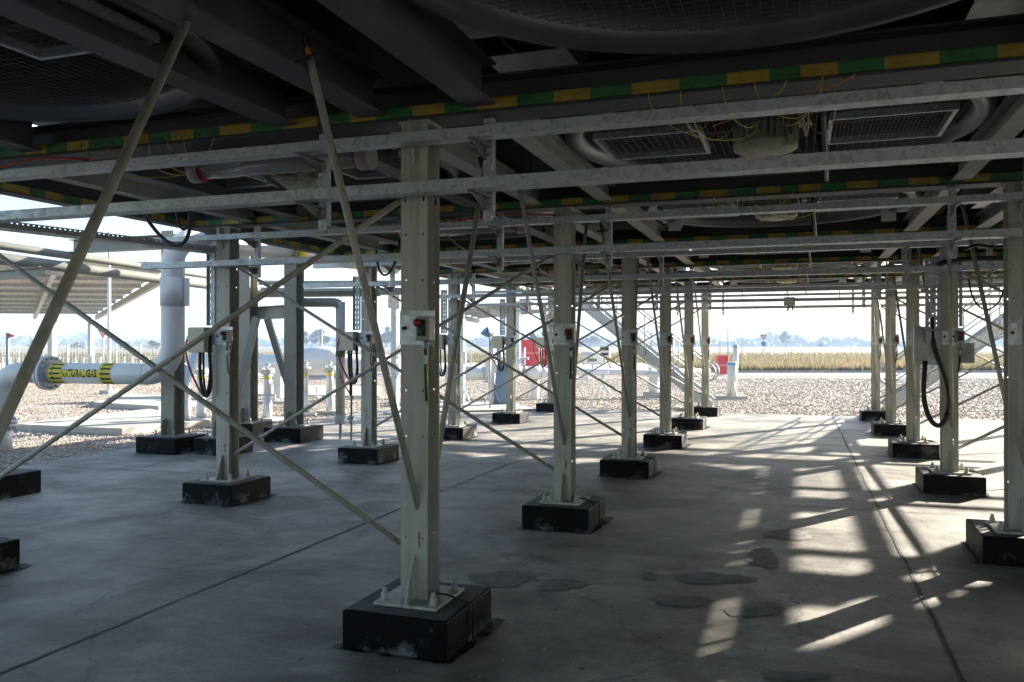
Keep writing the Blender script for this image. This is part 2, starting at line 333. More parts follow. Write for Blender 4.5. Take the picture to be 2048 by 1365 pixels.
def bez(p0, p1, p2, p3, n=14):
    p0, p1, p2, p3 = map(Vector, (p0, p1, p2, p3))
    return [p0*(1-t)**3+p1*3*t*(1-t)**2+p2*3*t*t*(1-t)+p3*t**3 for t in [i/n for i in range(n+1)]]
def beam_mtx(a, b, up=Vector((0,0,1))):   # local X along a->b, origin a
    a, b = Vector(a), Vector(b); x = (b-a).normalized(); y = up.cross(x)
    if y.length < 1e-4: y = Vector((0,1,0))
    y.normalize(); z = x.cross(y); m = Matrix((x, y, z)).transposed().to_4x4(); m.translation = a; return m
def ibeam(mb, a, b, w, h, tf=.012, tw=.008):  # a,b = centre of the bottom face
    m = beam_mtx(a, b); L = (Vector(b)-Vector(a)).length
    mb.box(0, L, -w/2, w/2, 0, tf, m); mb.box(0, L, -w/2, w/2, h-tf, h, m); mb.box(.001, L-.001, -tw/2, tw/2, tf, h-tf, m); return mb
def props(o, label=None, cat=None, group=None, kind=None):
    if label: o['label'] = label
    if cat: o['category'] = cat
    if group: o['group'] = group
    if kind: o['kind'] = kind
    return o
def thing(name, label, cat, loc=(0,0,0), rz=0, group=None):
    o = bpy.data.objects.new(name, None); C.objects.link(o); o.location = loc; o.rotation_euler = (0, 0, rz); o.empty_display_size = .2
    return props(o, label, cat, group)
KIDS = {}
def kids(o):
    return list(o.children)
def dup(root, loc, rz=0, label=None, group=None, skip=()):
    r = root.copy(); C.objects.link(r); r.location = loc; r.rotation_euler = (0, 0, rz)
    if label: r['label'] = label
    if group: r['group'] = group
    for ch in kids(root):
        if ch.name.split('.')[0] in skip: continue
        c = ch.copy(); C.objects.link(c); c.parent = r
        for g in kids(ch):
            d = g.copy(); C.objects.link(d); d.parent = c
    return r
def sheet(name, pts, z, m, kind='structure', thick=0):
    mb = MB(); n = len(pts)
    if thick:
        mb.add([(x, y, z) for x, y in pts]+[(x, y, z-thick) for x, y in pts], [tuple(range(n)), tuple(range(n, 2*n))[::-1]]+[(i, i+n, (i+1) % n+n, (i+1) % n) for i in range(n)])
    else: mb.add([(x, y, z) for x, y in pts], [tuple(range(n))])
    o = mb.build(name, m); o['kind'] = kind; return o
def wob(pts, amp, seed, sub=5):
    rnd = random.Random(seed); out = []
    for i in range(len(pts)):
        a, b = Vector(pts[i]), Vector(pts[(i+1) % len(pts)])
        for k in range(sub):
            p = a.lerp(b, k/sub); out.append((p.x+rnd.uniform(-amp, amp), p.y+rnd.uniform(-amp, amp)))
    return out

# ------------------------------------------------------------------ grid of the steel frame
XL, XM, XR, XS = -5.6, -1.97, 1.58, 5.2
KB = -5
ROWY = [4.15+3*k for k in range(-2, 6)]          # k = -2 .. 5
def RY(k): return 4.15+3*k
PZ = .2
ZB = 2.82                                          # underside of the cross beams
ORD = {0: 'nearest', 1: 'second', 2: 'third', 3: 'fourth', 4: 'fifth', 5: 'farthest'}
BK = {1: 'first', 2: 'second', 3: 'third', 4: 'fourth', 5: 'fifth'}
def ordk(k): return ORD.get(k, 'behind the camera')

# ------------------------------------------------------------------ ground
far = 9000
sheet('ground', [(-far, -far), (far, -far), (far, far), (-far, far)], -.06, M['field'])
def cam_poly(d0, d1, r0, r1):
    return [tuple((FW*d+RT*r).to_2d()) for d, r in ((d0, r0), (d0, r1), (d1, r1), (d1, r0))]
sheet('gravel_bed', cam_poly(-30, 42.5, -60, 60), -.035, M['gravel'])
SLX0, SLX1, SLY1 = -9.75, 8.2, 19.95
sheet('concrete_slab', [(SLX0, -14), (SLX1, -14), (SLX1, SLY1), (SLX0, SLY1)], 0, M['floor'], thick=.12)
rd = sheet('road', cam_poly(42.5, 47.6, -90, 140), -.015, M['road'])
kb = MB(); q = cam_poly(47.6, 47.85, -90, 140); kb.add([(*p, -.05) for p in q]+[(*p, .1) for p in q], [(3,2,1,0),(4,5,6,7),(0,1,5,4),(1,2,6,5),(2,3,7,6),(3,0,4,7)])
kb.build('road_kerb', M['kerb'])['kind'] = 'structure'
sheet('yard_pavement', cam_poly(47.9, 74, -90, 11.5), -.02, M['road'])
# joints
def joint(x0, y0, x1, y1, seed, w_=.012, m='joint'):
    rnd = random.Random(seed); n = 60; a = Vector((x0, y0)); b = Vector((x1, y1)); t = (b-a).normalized(); nn = Vector((-t.y, t.x)); mb = MB(); vs = []
    for i in range(n+1):
        p = a.lerp(b, i/n)+nn*rnd.uniform(-.006, .006); ww = w_*rnd.uniform(.5, 1.3)
        vs += [(p.x-nn.x*ww, p.y-nn.y*ww, .004), (p.x+nn.x*ww, p.y+nn.y*ww, .004)]
    mb.add(vs, [(2*i, 2*i+1, 2*i+3, 2*i+2) for i in range(n)]); o = mb.build('expansion_joint', M[m]); o['kind'] = 'structure'
joint(.75, -5, .75, SLY1, 1); joint(-3.66, -5, -3.66, SLY1, 2, .009, 'jointsoft'); joint(SLX0, 8.3, SLX1, 8.95, 3, .008, 'jointsoft'); joint(SLX0, 14.4, SLX1, 14.9, 4, .008, 'jointsoft')
PT = [(1525,1117,33,19,6),(1425,1157,75,12,7),(1365,1203,52,12,8),(1512,1220,54,15,9),(1122,1170,50,11,10),(1000,1158,72,14,11),(1578,1070,50,10,12),(1300,1153,16,8,13),(1590,1352,60,10,14)]
for (px, py, a, b, sdv) in PT:
    rnd = random.Random(sdv*7); pts = []
    for k in range(36):
        t = 2*math.pi*k/36; rr = 1+.14*math.sin(2*t+sdv)+.1*math.sin(3*t+sdv*2)+.06*math.sin(7*t+sdv)+rnd.uniform(-.1, .1); ex = math.cos(t); ez = math.sin(t)
        g = G(px+a*rr*ex, py+b*rr*ez); pts.append((g.x, g.y))
    sheet('floor_patch', pts, .0035, M['patch'])

# ------------------------------------------------------------------ plinths
def make_plinth(w_, d_, h_):
    t = thing('concrete_plinth', '', 'plinth')
    mb = MB().box(-w_/2, w_/2, -d_/2, d_/2, -.005, h_); mb.build('plinth_block', M['bitumen'], t, bevel=.008)
    tp = wob([(-w_/2+.012, -d_/2+.012), (w_/2-.012, -d_/2+.012), (w_/2-.012, d_/2-.012), (-w_/2+.012, d_/2-.012)], .006, 5, 6)
    mb = MB(); n = len(tp); mb.add([(x, y, h_+.003) for x, y in tp], [tuple(range(n))]); mb.build('plinth_top', M['plinthtop'], t)
    sm = wob([(-w_/2-.045, -d_/2-.02), (w_/2+.03, -d_/2-.03), (w_/2+.07, d_/2+.03), (-w_/2-.03, d_/2+.03)], .022, 3, 8)
    mb = MB(); n = len(sm); mb.add([(x, y, .006) for x, y in sm], [tuple(range(n))]); mb.build('bitumen_smear', M['bitumen'], t)
    return t
P0 = make_plinth(.6, .65, PZ)
# ------------------------------------------------------------------ columns
def make_column():
    t = thing('steel_column', '', 'column')
    top = ZB-PZ-.012; b0 = .02
    holes = [(sx*.05, z, .016, .016) for z in (.35, .9, 1.15, 1.75, 2.0) for sx in (-1, 1)]+[(-.055, 2.2, .018, .045), (.055, 2.2, .018, .045)]
    sl = [(.03, .34, .018, .09)]
    def fl(y, hs): return cutplate('flange', [(-.08, b0), (.08, b0), (.08, top), (-.08, top)], hs, .01, M['cream'], t, Matrix.Translation((0, y, 0)))
    fl(-.075, holes+sl); fl(.075, holes)
    MB().box(-.004, .004, -.07, .07, b0, top).build('web', M['cream'], t)
    MB().box(-.09, .09, -.09, .09, top, top+.012).build('cap_plate', M['cream'], t)
    MB().box(-.185, .185, -.2, .2, 0.004, .02).build('base_plate', M['cream'], t, bevel=.003)
    mt = Matrix.Translation((0, -.08, 0)) @ Matrix.Rotation(-math.pi/2, 4, 'Z')
    MB().prism([(0, b0), (.11, b0), (.11, b0+.015), (.02, .26), (0, .26)], .01, mt).build('base_stiffener', M['cream'], t)
    MB().prism([(0, top), (0, top-.22), (.012, top-.22), (.075, top-.02), (.075, top)], .01, mt).build('top_stiffener', M['cream'], t)
    mt2 = Matrix.Translation((0, .08, 0)) @ Matrix.Rotation(math.pi/2, 4, 'Z')
    MB().prism([(0, b0), (.11, b0), (.11, b0+.015), (.02, .26), (0, .26)], .01, mt2).build('base_stiffener', M['cream'], t)
    for sx in (-1, 1):
        for sy in (-1, 1):
            mb = MB(); x, y = sx*.145, sy*.145
            mb.lathe([(0, .02), (.03, .02), (.03, .024), (0, .024)], 12, Matrix.Translation((x, y, 0)), False)
            mb.lathe([(.021, .024), (.021, .06), (0, .06)], 6, Matrix.Translation((x, y, 0)), False)
            mb.lathe([(.0125, .06), (.0125, .085), (0, .085)], 10, Matrix.Translation((x, y, 0)), False)
            mb.build('anchor_bolt', M['cream'], t)
    # brace lugs
    MB().tube([(.006, -.03, .42), (.03, -.03, .42)], .045, 14).build('brace_lug', M['cream'], t)
    # earth strap over the plinth edge
    pts = [(.06, .02, .03), (.16, .0, .035), (.26, -.01, .012), (.318, -.012, .008), (.322, -.012, -.03), (.318, -.012, -.19)]
    MB().tube(pts, .006, 6).build('earth_strap', M['black'], t)
    return t
C0 = make_column()
rows = {'L': (XL, 'left row'), 'M': (XM, 'middle row'), 'R': (XR, 'right row'), 'S': (XS, 'outer right row')}
first = True
for key, (cx, rn) in rows.items():
    for k in range(-2, 6):
        if key != 'L' and key != 'M' and key != 'R' and k < 0: pass
        vis = k >= 0 and not (key == 'R' and k == 0) and key != 'S'
        lab = f'{ordk(k)} cream steel column of the {rn}' if k >= 0 else f'cream steel column of the {rn}, {BK[-k]} back from the nearest'
        pl = f'black bitumen coated plinth under the {ordk(k)} column of the {rn}' if k >= 0 else f'black plinth of the {rn}, {BK[-k]} back from the nearest'
        loc = (cx, RY(k), PZ)
        if first:
            C0.location = loc; P0.location = (cx, RY(k)+.0, 0); C0['label'] = lab; P0['label'] = pl; C0['group'] = 'cream steel columns of the platform'; P0['group'] = 'black plinths under the columns'; first = False
        else:
            dup(C0, loc, 0, lab, skip=('earth_strap',) if key in 'L' else ())
            dup(P0, (cx, RY(k), 0), 0, pl)

# ------------------------------------------------------------------ cross beams with striped earthing bars
BX0, BX1 = -5.95, 5.45
first = None
def striped(mb_y, mb_g, a, b, step, t, h, rnd):
    a, b = Vector(a), Vector(b); L = (b-a).length; m = beam_mtx(a, b); s = 0; i = 0
    while s < L:
        e = min(L, s+step*rnd.uniform(.9, 1.1)); (mb_y if i % 2 else mb_g).box(s, e-.0005, -t, 0, 0, h, m); s = e; i += 1
for k in range(KB, 6):
    y = RY(k)
    if first is None:
        o = ibeam(MB(), (BX0, 0, 0), (BX1, 0, 0), .2, .2, .014).build('cross_beam', M['beam']); first = o
    else:
        o = first.copy(); C.objects.link(o)
    o.location = (0, y, ZB)
    props(o, (f'grey cross beam on top of the {ordk(k)} columns' if k >= 0 else f'grey {BK[-k]} cross beam back from the nearest one'), 'beam', 'grey cross beams of the deck')
    rnd = random.Random(k+20)
    t = thing('earthing_bar', (f'green and yellow striped earthing bar on the {ordk(k)} cross beam' if k >= 0 else f'green and yellow striped earthing bar, {BK[-k]} cross beam back from the nearest one'), 'earthing bar', (0, 0, 0), 0, 'green and yellow striped earthing bars')
    bl = MB().box(BX0+.02, BX1, y-.110, y-.104, ZB+.016, ZB+.066).box(BX0+.02, BX1, y-.118, y-.104, ZB+.0661, ZB+.071)
    for bx in (-3.75, -.2, 3.4):
        for j in range(9):
            x = bx-.55+j*.13+rnd.uniform(-.02, .02); m = Matrix.Translation((x, y-.109, ZB+.035)) @ Matrix.Rotation(math.pi/2, 4, 'X')
            bl.lathe([(.009, 0), (.009, .012), (0, .012)], 6, m, False)
    bl.build('painted_bar', M['stripex'], t)
    if k >= -1:
        for bx in (-3.75, -.2, 3.4):
            for j in range(7):
                x = bx-.45+j*.15+rnd.uniform(-.04, .04); z0 = ZB+.01; m = rnd.choice(['ygwire', 'ygwire', 'orange'])
                x1 = bx+rnd.uniform(-.3, .3); dz = rnd.uniform(.05, .22)
                MB().tube(bez((x, y-.115, z0), (x, y-.12, z0-dz), (x1, y+.2, z0-dz-.05), (x1, y+rnd.uniform(.8, 1.4), z0+.15)), .0032, 5).build('earth_wire', M[m], t)
# ------------------------------------------------------------------ edge beams along Y with stripes
for j, (x, nm) in enumerate(((BX0-.09, 'left'), (BX1+.09, 'right'))):
    o = ibeam(MB(), (x, RY(KB)-.1, ZB+.002), (x, RY(5)+.1, ZB+.002), .16 if j == 0 else .1, .2 if j == 0 else .1, .014).build('edge_beam', M['beam'])
    props(o, f'long grey edge beam along the {nm} side of the deck', 'beam', 'grey edge beams of the deck')
    if j: continue
    xx = x+.083
    t = thing('earthing_bar', f'green and yellow striped earthing bar along the {nm} edge beam', 'earthing bar', (0, 0, 0), 0, 'green and yellow striped earthing bars')
    MB().box(xx, xx+.006, RY(KB)+.14, RY(5)-.14, ZB+.012, ZB+.07).build('painted_bar', M['stripey'], t)
# ------------------------------------------------------------------ long beams between the cross beams (Y direction)
LB = [(XL+.32, 'left row'), (XM-.24, 'middle row left side'), (XM+.40, 'middle row right side'), (XR-.40, 'right row left side'), (XR+.30, 'right row right side'), (XS-.36, 'outer right row'), (-2.78, 'left fan'), (-4.7, 'left fan far side')]
LBM = ibeam(MB(), (0, 0, 0), (0, 2.98, 0), .13, .15, .011).mesh('long_beam', M['beamlt'])
M['beamshade'] = mat('shaded grey beam paint', (.085, .09, .10), .55, 0, .2, 3, .05, 30, spec=.3)  # same paint as the light beams, with overhead shade put into the colour
LBD = ibeam(MB(), (0, 0, 0), (0, 2.79, 0), .17, .22, .012).mesh('long_beam', M['beamshade'])
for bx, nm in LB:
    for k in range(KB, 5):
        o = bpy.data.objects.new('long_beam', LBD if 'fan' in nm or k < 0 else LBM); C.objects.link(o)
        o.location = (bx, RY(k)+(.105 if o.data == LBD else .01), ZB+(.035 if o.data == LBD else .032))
        kk = f'after the {ordk(k)} cross beam' if k >= 0 else ('just ahead of the camera overhead' if k == -1 else 'overhead behind the camera')
        props(o, f'grey long beam beside the {nm} {kk}', 'beam', 'grey long beams under the fans')
        if k in (-1, 0, 1):
            pass
# ------------------------------------------------------------------ fan units
RF = 1.26
def make_fan():
    t = thing('fan_unit', '', 'fan unit')          # origin: fan centre at z = 0
    # bell mouth ring
    prof = [(RF-.10, 3.62), (RF-.10, 3.12), (RF-.085, 3.02), (RF-.05, 2.965), (RF, 2.95), (RF+.04, 2.965), (RF+.055, 3.0), (RF+.045, 3.03)]
    MB().lathe(prof[::-1], 72).build('fan_ring', M['duct'], t)
    # plenum floor with round opening
    pf = MB(); n = 72; X, Y = 1.5, 1.36; vs = []
    for k in range(n):
        q = 2*math.pi*k/n; c, s_ = math.cos(q), math.sin(q); f = 1/max(abs(c)/X, abs(s_)/Y)
        vs.append(((RF-.09)*c, (RF-.09)*s_, 3.6)); vs.append((c*f, s_*f, 3.6))
    pf.add(vs, [(2*k, 2*k+1, (2*k+3) % (2*n), (2*k+2) % (2*n)) for k in range(n)]); pf.build('plenum_floor', M['dark'], t)
    wl = MB(); wl.box(-X, -X+.02, -1.49, 1.49, 3.45, 4.3); wl.box(X-.02, X, -1.49, 1.49, 3.09, 4.3); wl.box(-X+.02, X-.02, -1.49, -1.47, 3.3, 4.3); wl.box(-X+.02, X-.02, 1.47, 1.49, 3.3, 4.3)
    wl.build('plenum_wall', M['dark'], t)
    tb = MB().box(-X-.28, X+.28, -1.5, 1.5, 4.31, 4.6); tb.build('tube_bundle', M['dark'], t)
    # corner panels, pale sheet
    for sx in (-1, 1):
        for sy in (-1, 1): MB().box(*sorted((sx*.98, sx*1.46)), *sorted((sy*.72, sy*1.36)), 3.20, 3.205).build('corner_panel', M['galvdull'], t)
    for sx in (-1, 1):
        MB().prism([(-.07, 0), (.07, 0), (.07, .12), (.04, .16), (-.07, .16)] if sx > 0 else [(.07, 0), (-.07, 0), (-.07, .12), (-.04, .16), (.07, .16)], .006, Matrix.Translation((sx*1.08, .55, 2.86))).build('ring_bracket', M['offwhite'], t)
    # guard mesh
    gm = MB(); R = RF-.06; st = .052; i = -int(R/st)
    while i*st < R:
        x = i*st; L = math.sqrt(max(0, R*R-x*x))
        if L > .05:
            gm.box(x-.0012, x+.0012, -L, L, 3.02, 3.0232)
            gm.box(-L, L, x-.0012, x+.0012, 3.0233, 3.0265)
        i += 1
    gm.build('guard_mesh', M['mesh'], t)
    # access frames left and right of the motor
    for sx in (-1, 1):
        fr = MB(); x0, x1 = sorted((sx*.38, sx*1.08)); y0, y1 = -.33, .33
        for (a, b, c, d) in ((x0, x1, y0, y0+.025), (x0, x1, y1-.025, y1), (x0, x0+.025, y0+.025, y1-.025), (x1-.025, x1, y0+.025, y1-.025)): fr.box(a, b, c, d, 2.955, 3.0)
        fo = fr.build('guard_frame', M['galv'], t); fr = MB()
        for i in range(1, 14): fr.box(x0+i*.05-.001, x0+i*.05+.001, y0, y1, 2.96, 2.962)
        for i in range(1, 14): fr.box(x0, x1, y0+i*.05-.001, y0+i*.05+.001, 2.963, 2.965)
        fr.build('frame_mesh', M['mesh'], fo)
    # blades and hub
    MB().lathe([(0, 3.28), (.16, 3.28), (.16, 3.42), (0, 3.42)], 24, None, False).build('fan_hub', M['blade'], t)
    for k in range(6):
        m = Matrix.Rotation(k*math.pi/3+.3, 4, 'Z') @ Matrix.Translation((0, 0, 3.35)) @ Matrix.Rotation(.35, 4, 'X')
        MB().add([m @ Vector(p) for p in ((.16, -.07, -.006), (1.1, -.13, -.004), (1.1, .13, -.004), (.16, .07, -.006), (.16, -.07, .006), (1.1, -.13, .004), (1.1, .13, .004), (.16, .07, .006))],
                 [(3,2,1,0),(4,5,6,7),(0,1,5,4),(1,2,6,5),(2,3,7,6),(3,0,4,7)]).build('fan_blade', M['blade'], t)
    # motor
    mo = MB(); mo.lathe([(0, 2.85), (.11, 2.85), (.16, 2.862), (.20, 2.88), (.205, 2.915), (.175, 2.93), (.175, 3.2), (.19, 3.205), (.19, 3.25), (0, 3.25)], 28)
    for k in range(32):
        m = Matrix.Rotation(2*math.pi*k/32, 4, 'Z')
        if k % 8 < 6: mo.box(.17, .205, -.003, .003, 2.93, 3.19, m)
    for k in range(4):
        m = Matrix.Rotation(math.pi/4+k*math.pi/2, 4, 'Z'); mo.box(.18, .222, -.02, .02, 2.862, 2.93, m)
    motor = mo.build('fan_motor', M['motor'], t)
    tbx = MB().box(.19, .29, -.07, .07, 3.02, 3.16); b_ = tbx.build('terminal_box', M['motor'], motor, bevel=.008)
    sp = MB().box(-1.32, 1.32, -.24, -.18, 3.07, 3.15).box(-1.32, 1.32, .18, .24, 3.07, 3.15); sp.build('motor_support', M['beam'], t)
    # cables
    rnd = random.Random(3)
    for m_, rr, off in (('black', .011, .24), ('orange', .004, .2), ('ygwire', .004, -.2), ('redcable', .006, -.28), ('orange', .0035, .27)):
        x1 = off+rnd.uniform(-.12, .12)
        MB().tube(bez((off*.9, -.1, 3.05), (off*1.2, -.3, 2.72+rnd.uniform(0, .12)), (x1*1.3, -.9, 2.7+rnd.uniform(0, .1)), (x1, -1.32, 2.95)), rr, 6).build('motor_cable', M[m_], t)
    MB().tube([(.33, .05, 3.05), (.34, -.03, 2.8), (.37, -.2, 2.62), (.36, -.5, 2.66), (.33, -1.0, 2.8), (.33, -1.3, 2.86)], .013, 7).build('motor_cable', M['black'], t)
    return t
FAN = make_fan()
FX = {'left': (XL+XM)/2, 'middle': (XM+XR)/2, 'right': (XR+XS)/2}
first = True
for side, fx in FX.items():
    for k in range(KB, 5):
        pos = f'overhead {BK[-k]} bay back from the nearest cross beam' if k <= -2 else ('overhead before the nearest cross beam' if k == -1 else f'between the {ordk(k)} and next cross beam')
        lab = f'dark fan unit of the {side} bay, {pos}'
        if first:
            FAN.location = (fx, RY(k)+1.5, 0); FAN['label'] = lab; FAN['group'] = 'round cooling fans under the deck'; first = False
        else: dup(FAN, (fx, RY(k)+1.5, 0), 0, lab, skip=() if k >= 1 else ('ring_bracket',))

# ------------------------------------------------------------------ brace rods in the planes of the rows (Y-Z) and across (X-Z)
def rod(a, b, r, label, group, nut=True):
    a, b = Vector(a), Vector(b); t = thing('brace_rod', label, 'brace rod', b, 0, group)
    MB().tube([a-b, Vector((0, 0, 0))], r, 12).build('rod', M['creamrod'], t)
    u = (b-a).normalized(); e = -u
    if nut:
        m = MB(); z = (a-b); m.tube([z-u*.005, z-u*.10], r*.8, 8); m.build('threaded_end', M['brass'], t)
        nn_ = MB().tube([z-u*.02, z-u*.05], r*1.3, 6); nn_.sm = [False]*len(nn_.sm); nn_.build('nut', M['brass'], t)
        mw = beam_mtx(z, z-u); MB().box(-.004, .006, -.05, .05, -.05, .05, mw).build('washer_plate', M['beamshade'], t)
    return t
GR = 'slanting brace rods along the column rows'
for key, (cx, rn) in rows.items():
    for k in range(-1, 6):
        if key in 'SL': continue
        kn = f'{ordk(k)} column' if k >= 0 else 'column behind the camera'
        zt = ZB+.09; xt = cx-.14
        if k > -2: rod((xt, RY(k)-.88, zt), (cx+.025, RY(k)-.03, .62), .019, f'rod rising towards the camera from the {kn} of the {rn}', GR)
        if k < 5: rod((xt-(.14 if k < 0 else 0), RY(k)+(1.5 if k < 0 else 1.38), zt), (cx+.025, RY(k)+.03, .62), .018 if k < 0 else .018, f'rod rising away from the camera from the {kn} of the {rn}', GR)
GX = 'crossed brace rods between the rows'
for (xa, xb, nn, na, nb) in ((XL, XM, 'left and middle rows', 'left', 'middle'), (XR, XS, 'right and outer right rows', 'right', 'outer right')):
    for k in range(0, 6):
        y = RY(k)
        for s in (0, 1):
            a = (xa+.09, y-.012+.03*s, 2.42 if s else .47); b = (xb-.09, y-.012+.03*s, .47 if s else 2.42)
            up_to = nb if not s else na; fr = na if not s else nb
            t = rod(a, b, .017, f'{ordk(k)} cross rod rising from the {fr} row to the {up_to} row', GX, False)
# ------------------------------------------------------------------ cable trays across, hangers
def hang_mesh(parent, zlist):
    ztop, zbot = ZB, 2.29
    holes = [(0, z, .014, .014) for z in [zbot+.03+.038*i for i in range(13)]]
    cutplate('perforated_strut', [(-.022, zbot), (.022, zbot), (.022, ztop), (-.022, ztop)], holes, .004, M['galv'], parent)
    MB().box(.022, .026, -.002, .045, zbot, ztop).box(-.026, -.022, -.002, .045, zbot, ztop).build('strut_side', M['galv'], parent)
    for z in zlist:
        mt = Matrix.Rotation(-math.pi/2, 4, 'Z')
        MB().prism([(0, z), (.25, z), (.25, z-.012), (.20, z-.014), (.02, z-.07), (0, z-.07)], .005, Matrix.Translation((-.015, -.004, 0)) @ mt).box(-.02, .02, -.25, -.003, z-.006, z).build('bracket_arm', M['mesh'], parent)
        cutplate('bracket_foot', [(-.026, z-.125), (.026, z-.125), (.026, z-.07), (-.026, z-.07)], [(0, z-.1, .026, .026)], .005, M['galv'], parent, Matrix.Translation((0, -.006, 0)))
TZ = (2.60, 2.33+.02)
TZ = (2.665, 2.395)
HG = thing('tray_hanger', '', 'bracket'); hang_mesh(HG, [z-.004 for z in TZ])
hx = [(XL+.35, 'left row'), (XM-.62, 'middle row, left side'), (XM+.40, 'middle row, right side'), (XR-.44, 'right row, left side'), (XR+.40, 'right row, right side'), (-3.75, 'left bay')]
first = True
for x, nm in hx:
    for k in range(0, 6):
        if nm == 'left bay' and k < 3: continue
        lab = f'perforated steel tray hanger by the {nm} on the {ordk(k)} cross beam'
        if first: HG.location = (x, RY(k)-.0, 0); HG['label'] = lab; HG['group'] = 'perforated tray hangers'; first = False
        else: dup(HG, (x, RY(k), 0), 0, lab)
def tray_mesh(L, w_, h_):
    mb = MB(); t = .002; mb.box(0, L, 0, t, 0, h_); mb.box(0, L, w_-t, w_, 0, h_); mb.box(0, L, t, w_-t, 0, t); mb.box(0, L, t, .012, h_-t, h_); mb.box(0, L, w_-.012, w_-t, h_-t, h_)
    return mb.mesh('cable_tray', M['galv'])
trays = {}
for k in range(-1, 6):
    for i, (z, h_, w_) in enumerate(((TZ[0], .052, .10), (TZ[1], .058, .11))):
        x0 = -6.35-(.15 if i else 0); 
        me = trays.get(i) or tray_mesh(13.2, w_, h_); trays[i] = me
        yy = (-.235 if i == 0 else -.25)
        if k < 0: continue
        o = bpy.data.objects.new('cable_tray', me); C.objects.link(o); o.location = (x0, RY(k)+yy, z)
        props(o, f'{"lower" if i else "upper"} galvanised cable tray at the {ordk(k)} cross beam', 'cable tray', 'galvanised cable trays across the deck')
# thin red cable resting on trays
for k, pts in ((0, [(-4.9, 3.93, 2.73), (-4.5, 3.92, 2.78), (-4.1, 3.93, 2.735)]), (1, [(-2.9, 6.93, 2.73), (-2.5, 6.93, 2.77), (-2.0, 6.94, 2.735)])):
    o = MB().tube(bez(pts[0], pts[1], pts[1], pts[2]), .008, 6).build('red_cable', M['redcable']); props(o, f'thin red cable lying on the upper tray of the {ordk(k)} cross beam', 'cable', 'red cables on the trays')
# tube lights
def make_light():
    t = thing('tube_light', '', 'light')
    MB().tube([(.09, 0, 0), (1.22, 0, 0)], .058, 20).build('tube_cover', M['glass'], t)
    for x0, x1 in ((0, .08), (1.23, 1.31)):
        MB().tube([(x0, 0, 0), (x1, 0, 0)], .078, 20).build('end_cap', M['boxgrey'], t)
    for x in (.08, 1.215): MB().tube([(x, 0, 0), (x+.015, 0, 0)], .073, 20).build('gasket', M['red'], t)
    MB().box(.3, .33, -.01, .01, .05, .12).box(.98, 1.01, -.01, .01, .05, .12).build('clamp', M['galv'], t)
    return t
TL = make_light(); first = True
for x, nm in ((-3.72, 'left bay'), (3.0, 'right bay')):
    for k in range(0, 5):
        lab = f'tube light under the {nm} behind the {ordk(k)} cross beam'
        loc = (x, RY(k)+.25, 2.73)
        if first: TL.location = loc; TL['label'] = lab; TL['group'] = 'tube lights under the deck'; first = False
        else: dup(TL, loc, 0, lab)

# ------------------------------------------------------------------ push-button stations
def make_station():
    t = thing('button_station', '', 'switch box')     # origin: column axis at floor height 0, front face -Y
    cutplate('mounting_plate', [(-.083, 1.60), (.125, 1.60), (.125, 1.785), (-.083, 1.785)], [(-.055, 1.69, .001, .001)], .003, M['plate'], t, Matrix.Translation((0, -.0835, 0)))
    for x in (-.055, .03): MB().tube([(x, -.085, 1.69), (x, -.097, 1.69)], .011, 12).build('plate_bolt', M['black'], t)
    bx = MB().box(.048, .128, -.165, -.086, 1.622, 1.75).build('switch_enclosure', M['boxgrey'], t, bevel=.006)
    MB().box(.062, .108, -.170, -.166, 1.645, 1.735).build('face_plate', M['black'], bx)
    m = Matrix.Translation((.07, -.172, 1.717)) @ Matrix.Rotation(math.pi/2, 4, 'X')
    MB().lathe([(.010, -.01), (.010, .012), (.020, .013), (.022, .02), (.019, .027), (0, .03)], 18, m).build('stop_button', M['red'], bx)
    m = Matrix.Translation((.085, -.171, 1.668)) @ Matrix.Rotation(math.pi/2, 4, 'X')
    MB().lathe([(.014, 0), (.014, .006), (.012, .008), (0, .008)], 16, m).build('start_button', M['greenbtn'], bx)
    MB().tube([(.09, -.125, 1.622), (.09, -.125, 1.575)], .013, 8).tube([(.09, -.125, 1.60), (.09, -.125, 1.585)], .017, 6).build('cable_gland', M['galv'], bx)
    MB().tube([(.09, -.125, 1.58)]+bez((.09, -.125, 1.56), (.09, -.12, 1.3), (.07, -.04, 1.22), (.03, -.02, 1.33), 12)+[(.02, -.02, 1.55), (.02, -.02, 2.5)], .0095, 8).build('power_cable', M['black'], t)
    MB().tube(bez((.11, -.13, 1.622), (.17, -.13, 1.58), (.13, -.12, 1.52), (.1, -.13, 1.49), 10)+bez((.1, -.13, 1.49), (.1, -.12, 1.27), (.08, -.05, 1.2), (.045, -.02, 1.33), 12), .0035, 6).build('earth_wire', M['ygwire'], t)
    MB().box(.082, .098, -.137, -.113, 1.495, 1.545).build('cable_tag', M['offwhite'], t)
    return t
ST = make_station()
first = True
for key in 'MLR':
    cx, rn = rows[key]
    for k in range(0, 6):
        if key == 'R' and k == 0: continue
        lab = f'grey push button box on the {ordk(k)} column of the {rn}'
        loc = (cx, RY(k), 0)
        if first: ST.location = loc; ST['label'] = lab; ST['group'] = 'push button boxes on the columns'; first = False
        else: dup(ST, loc, 0, lab)
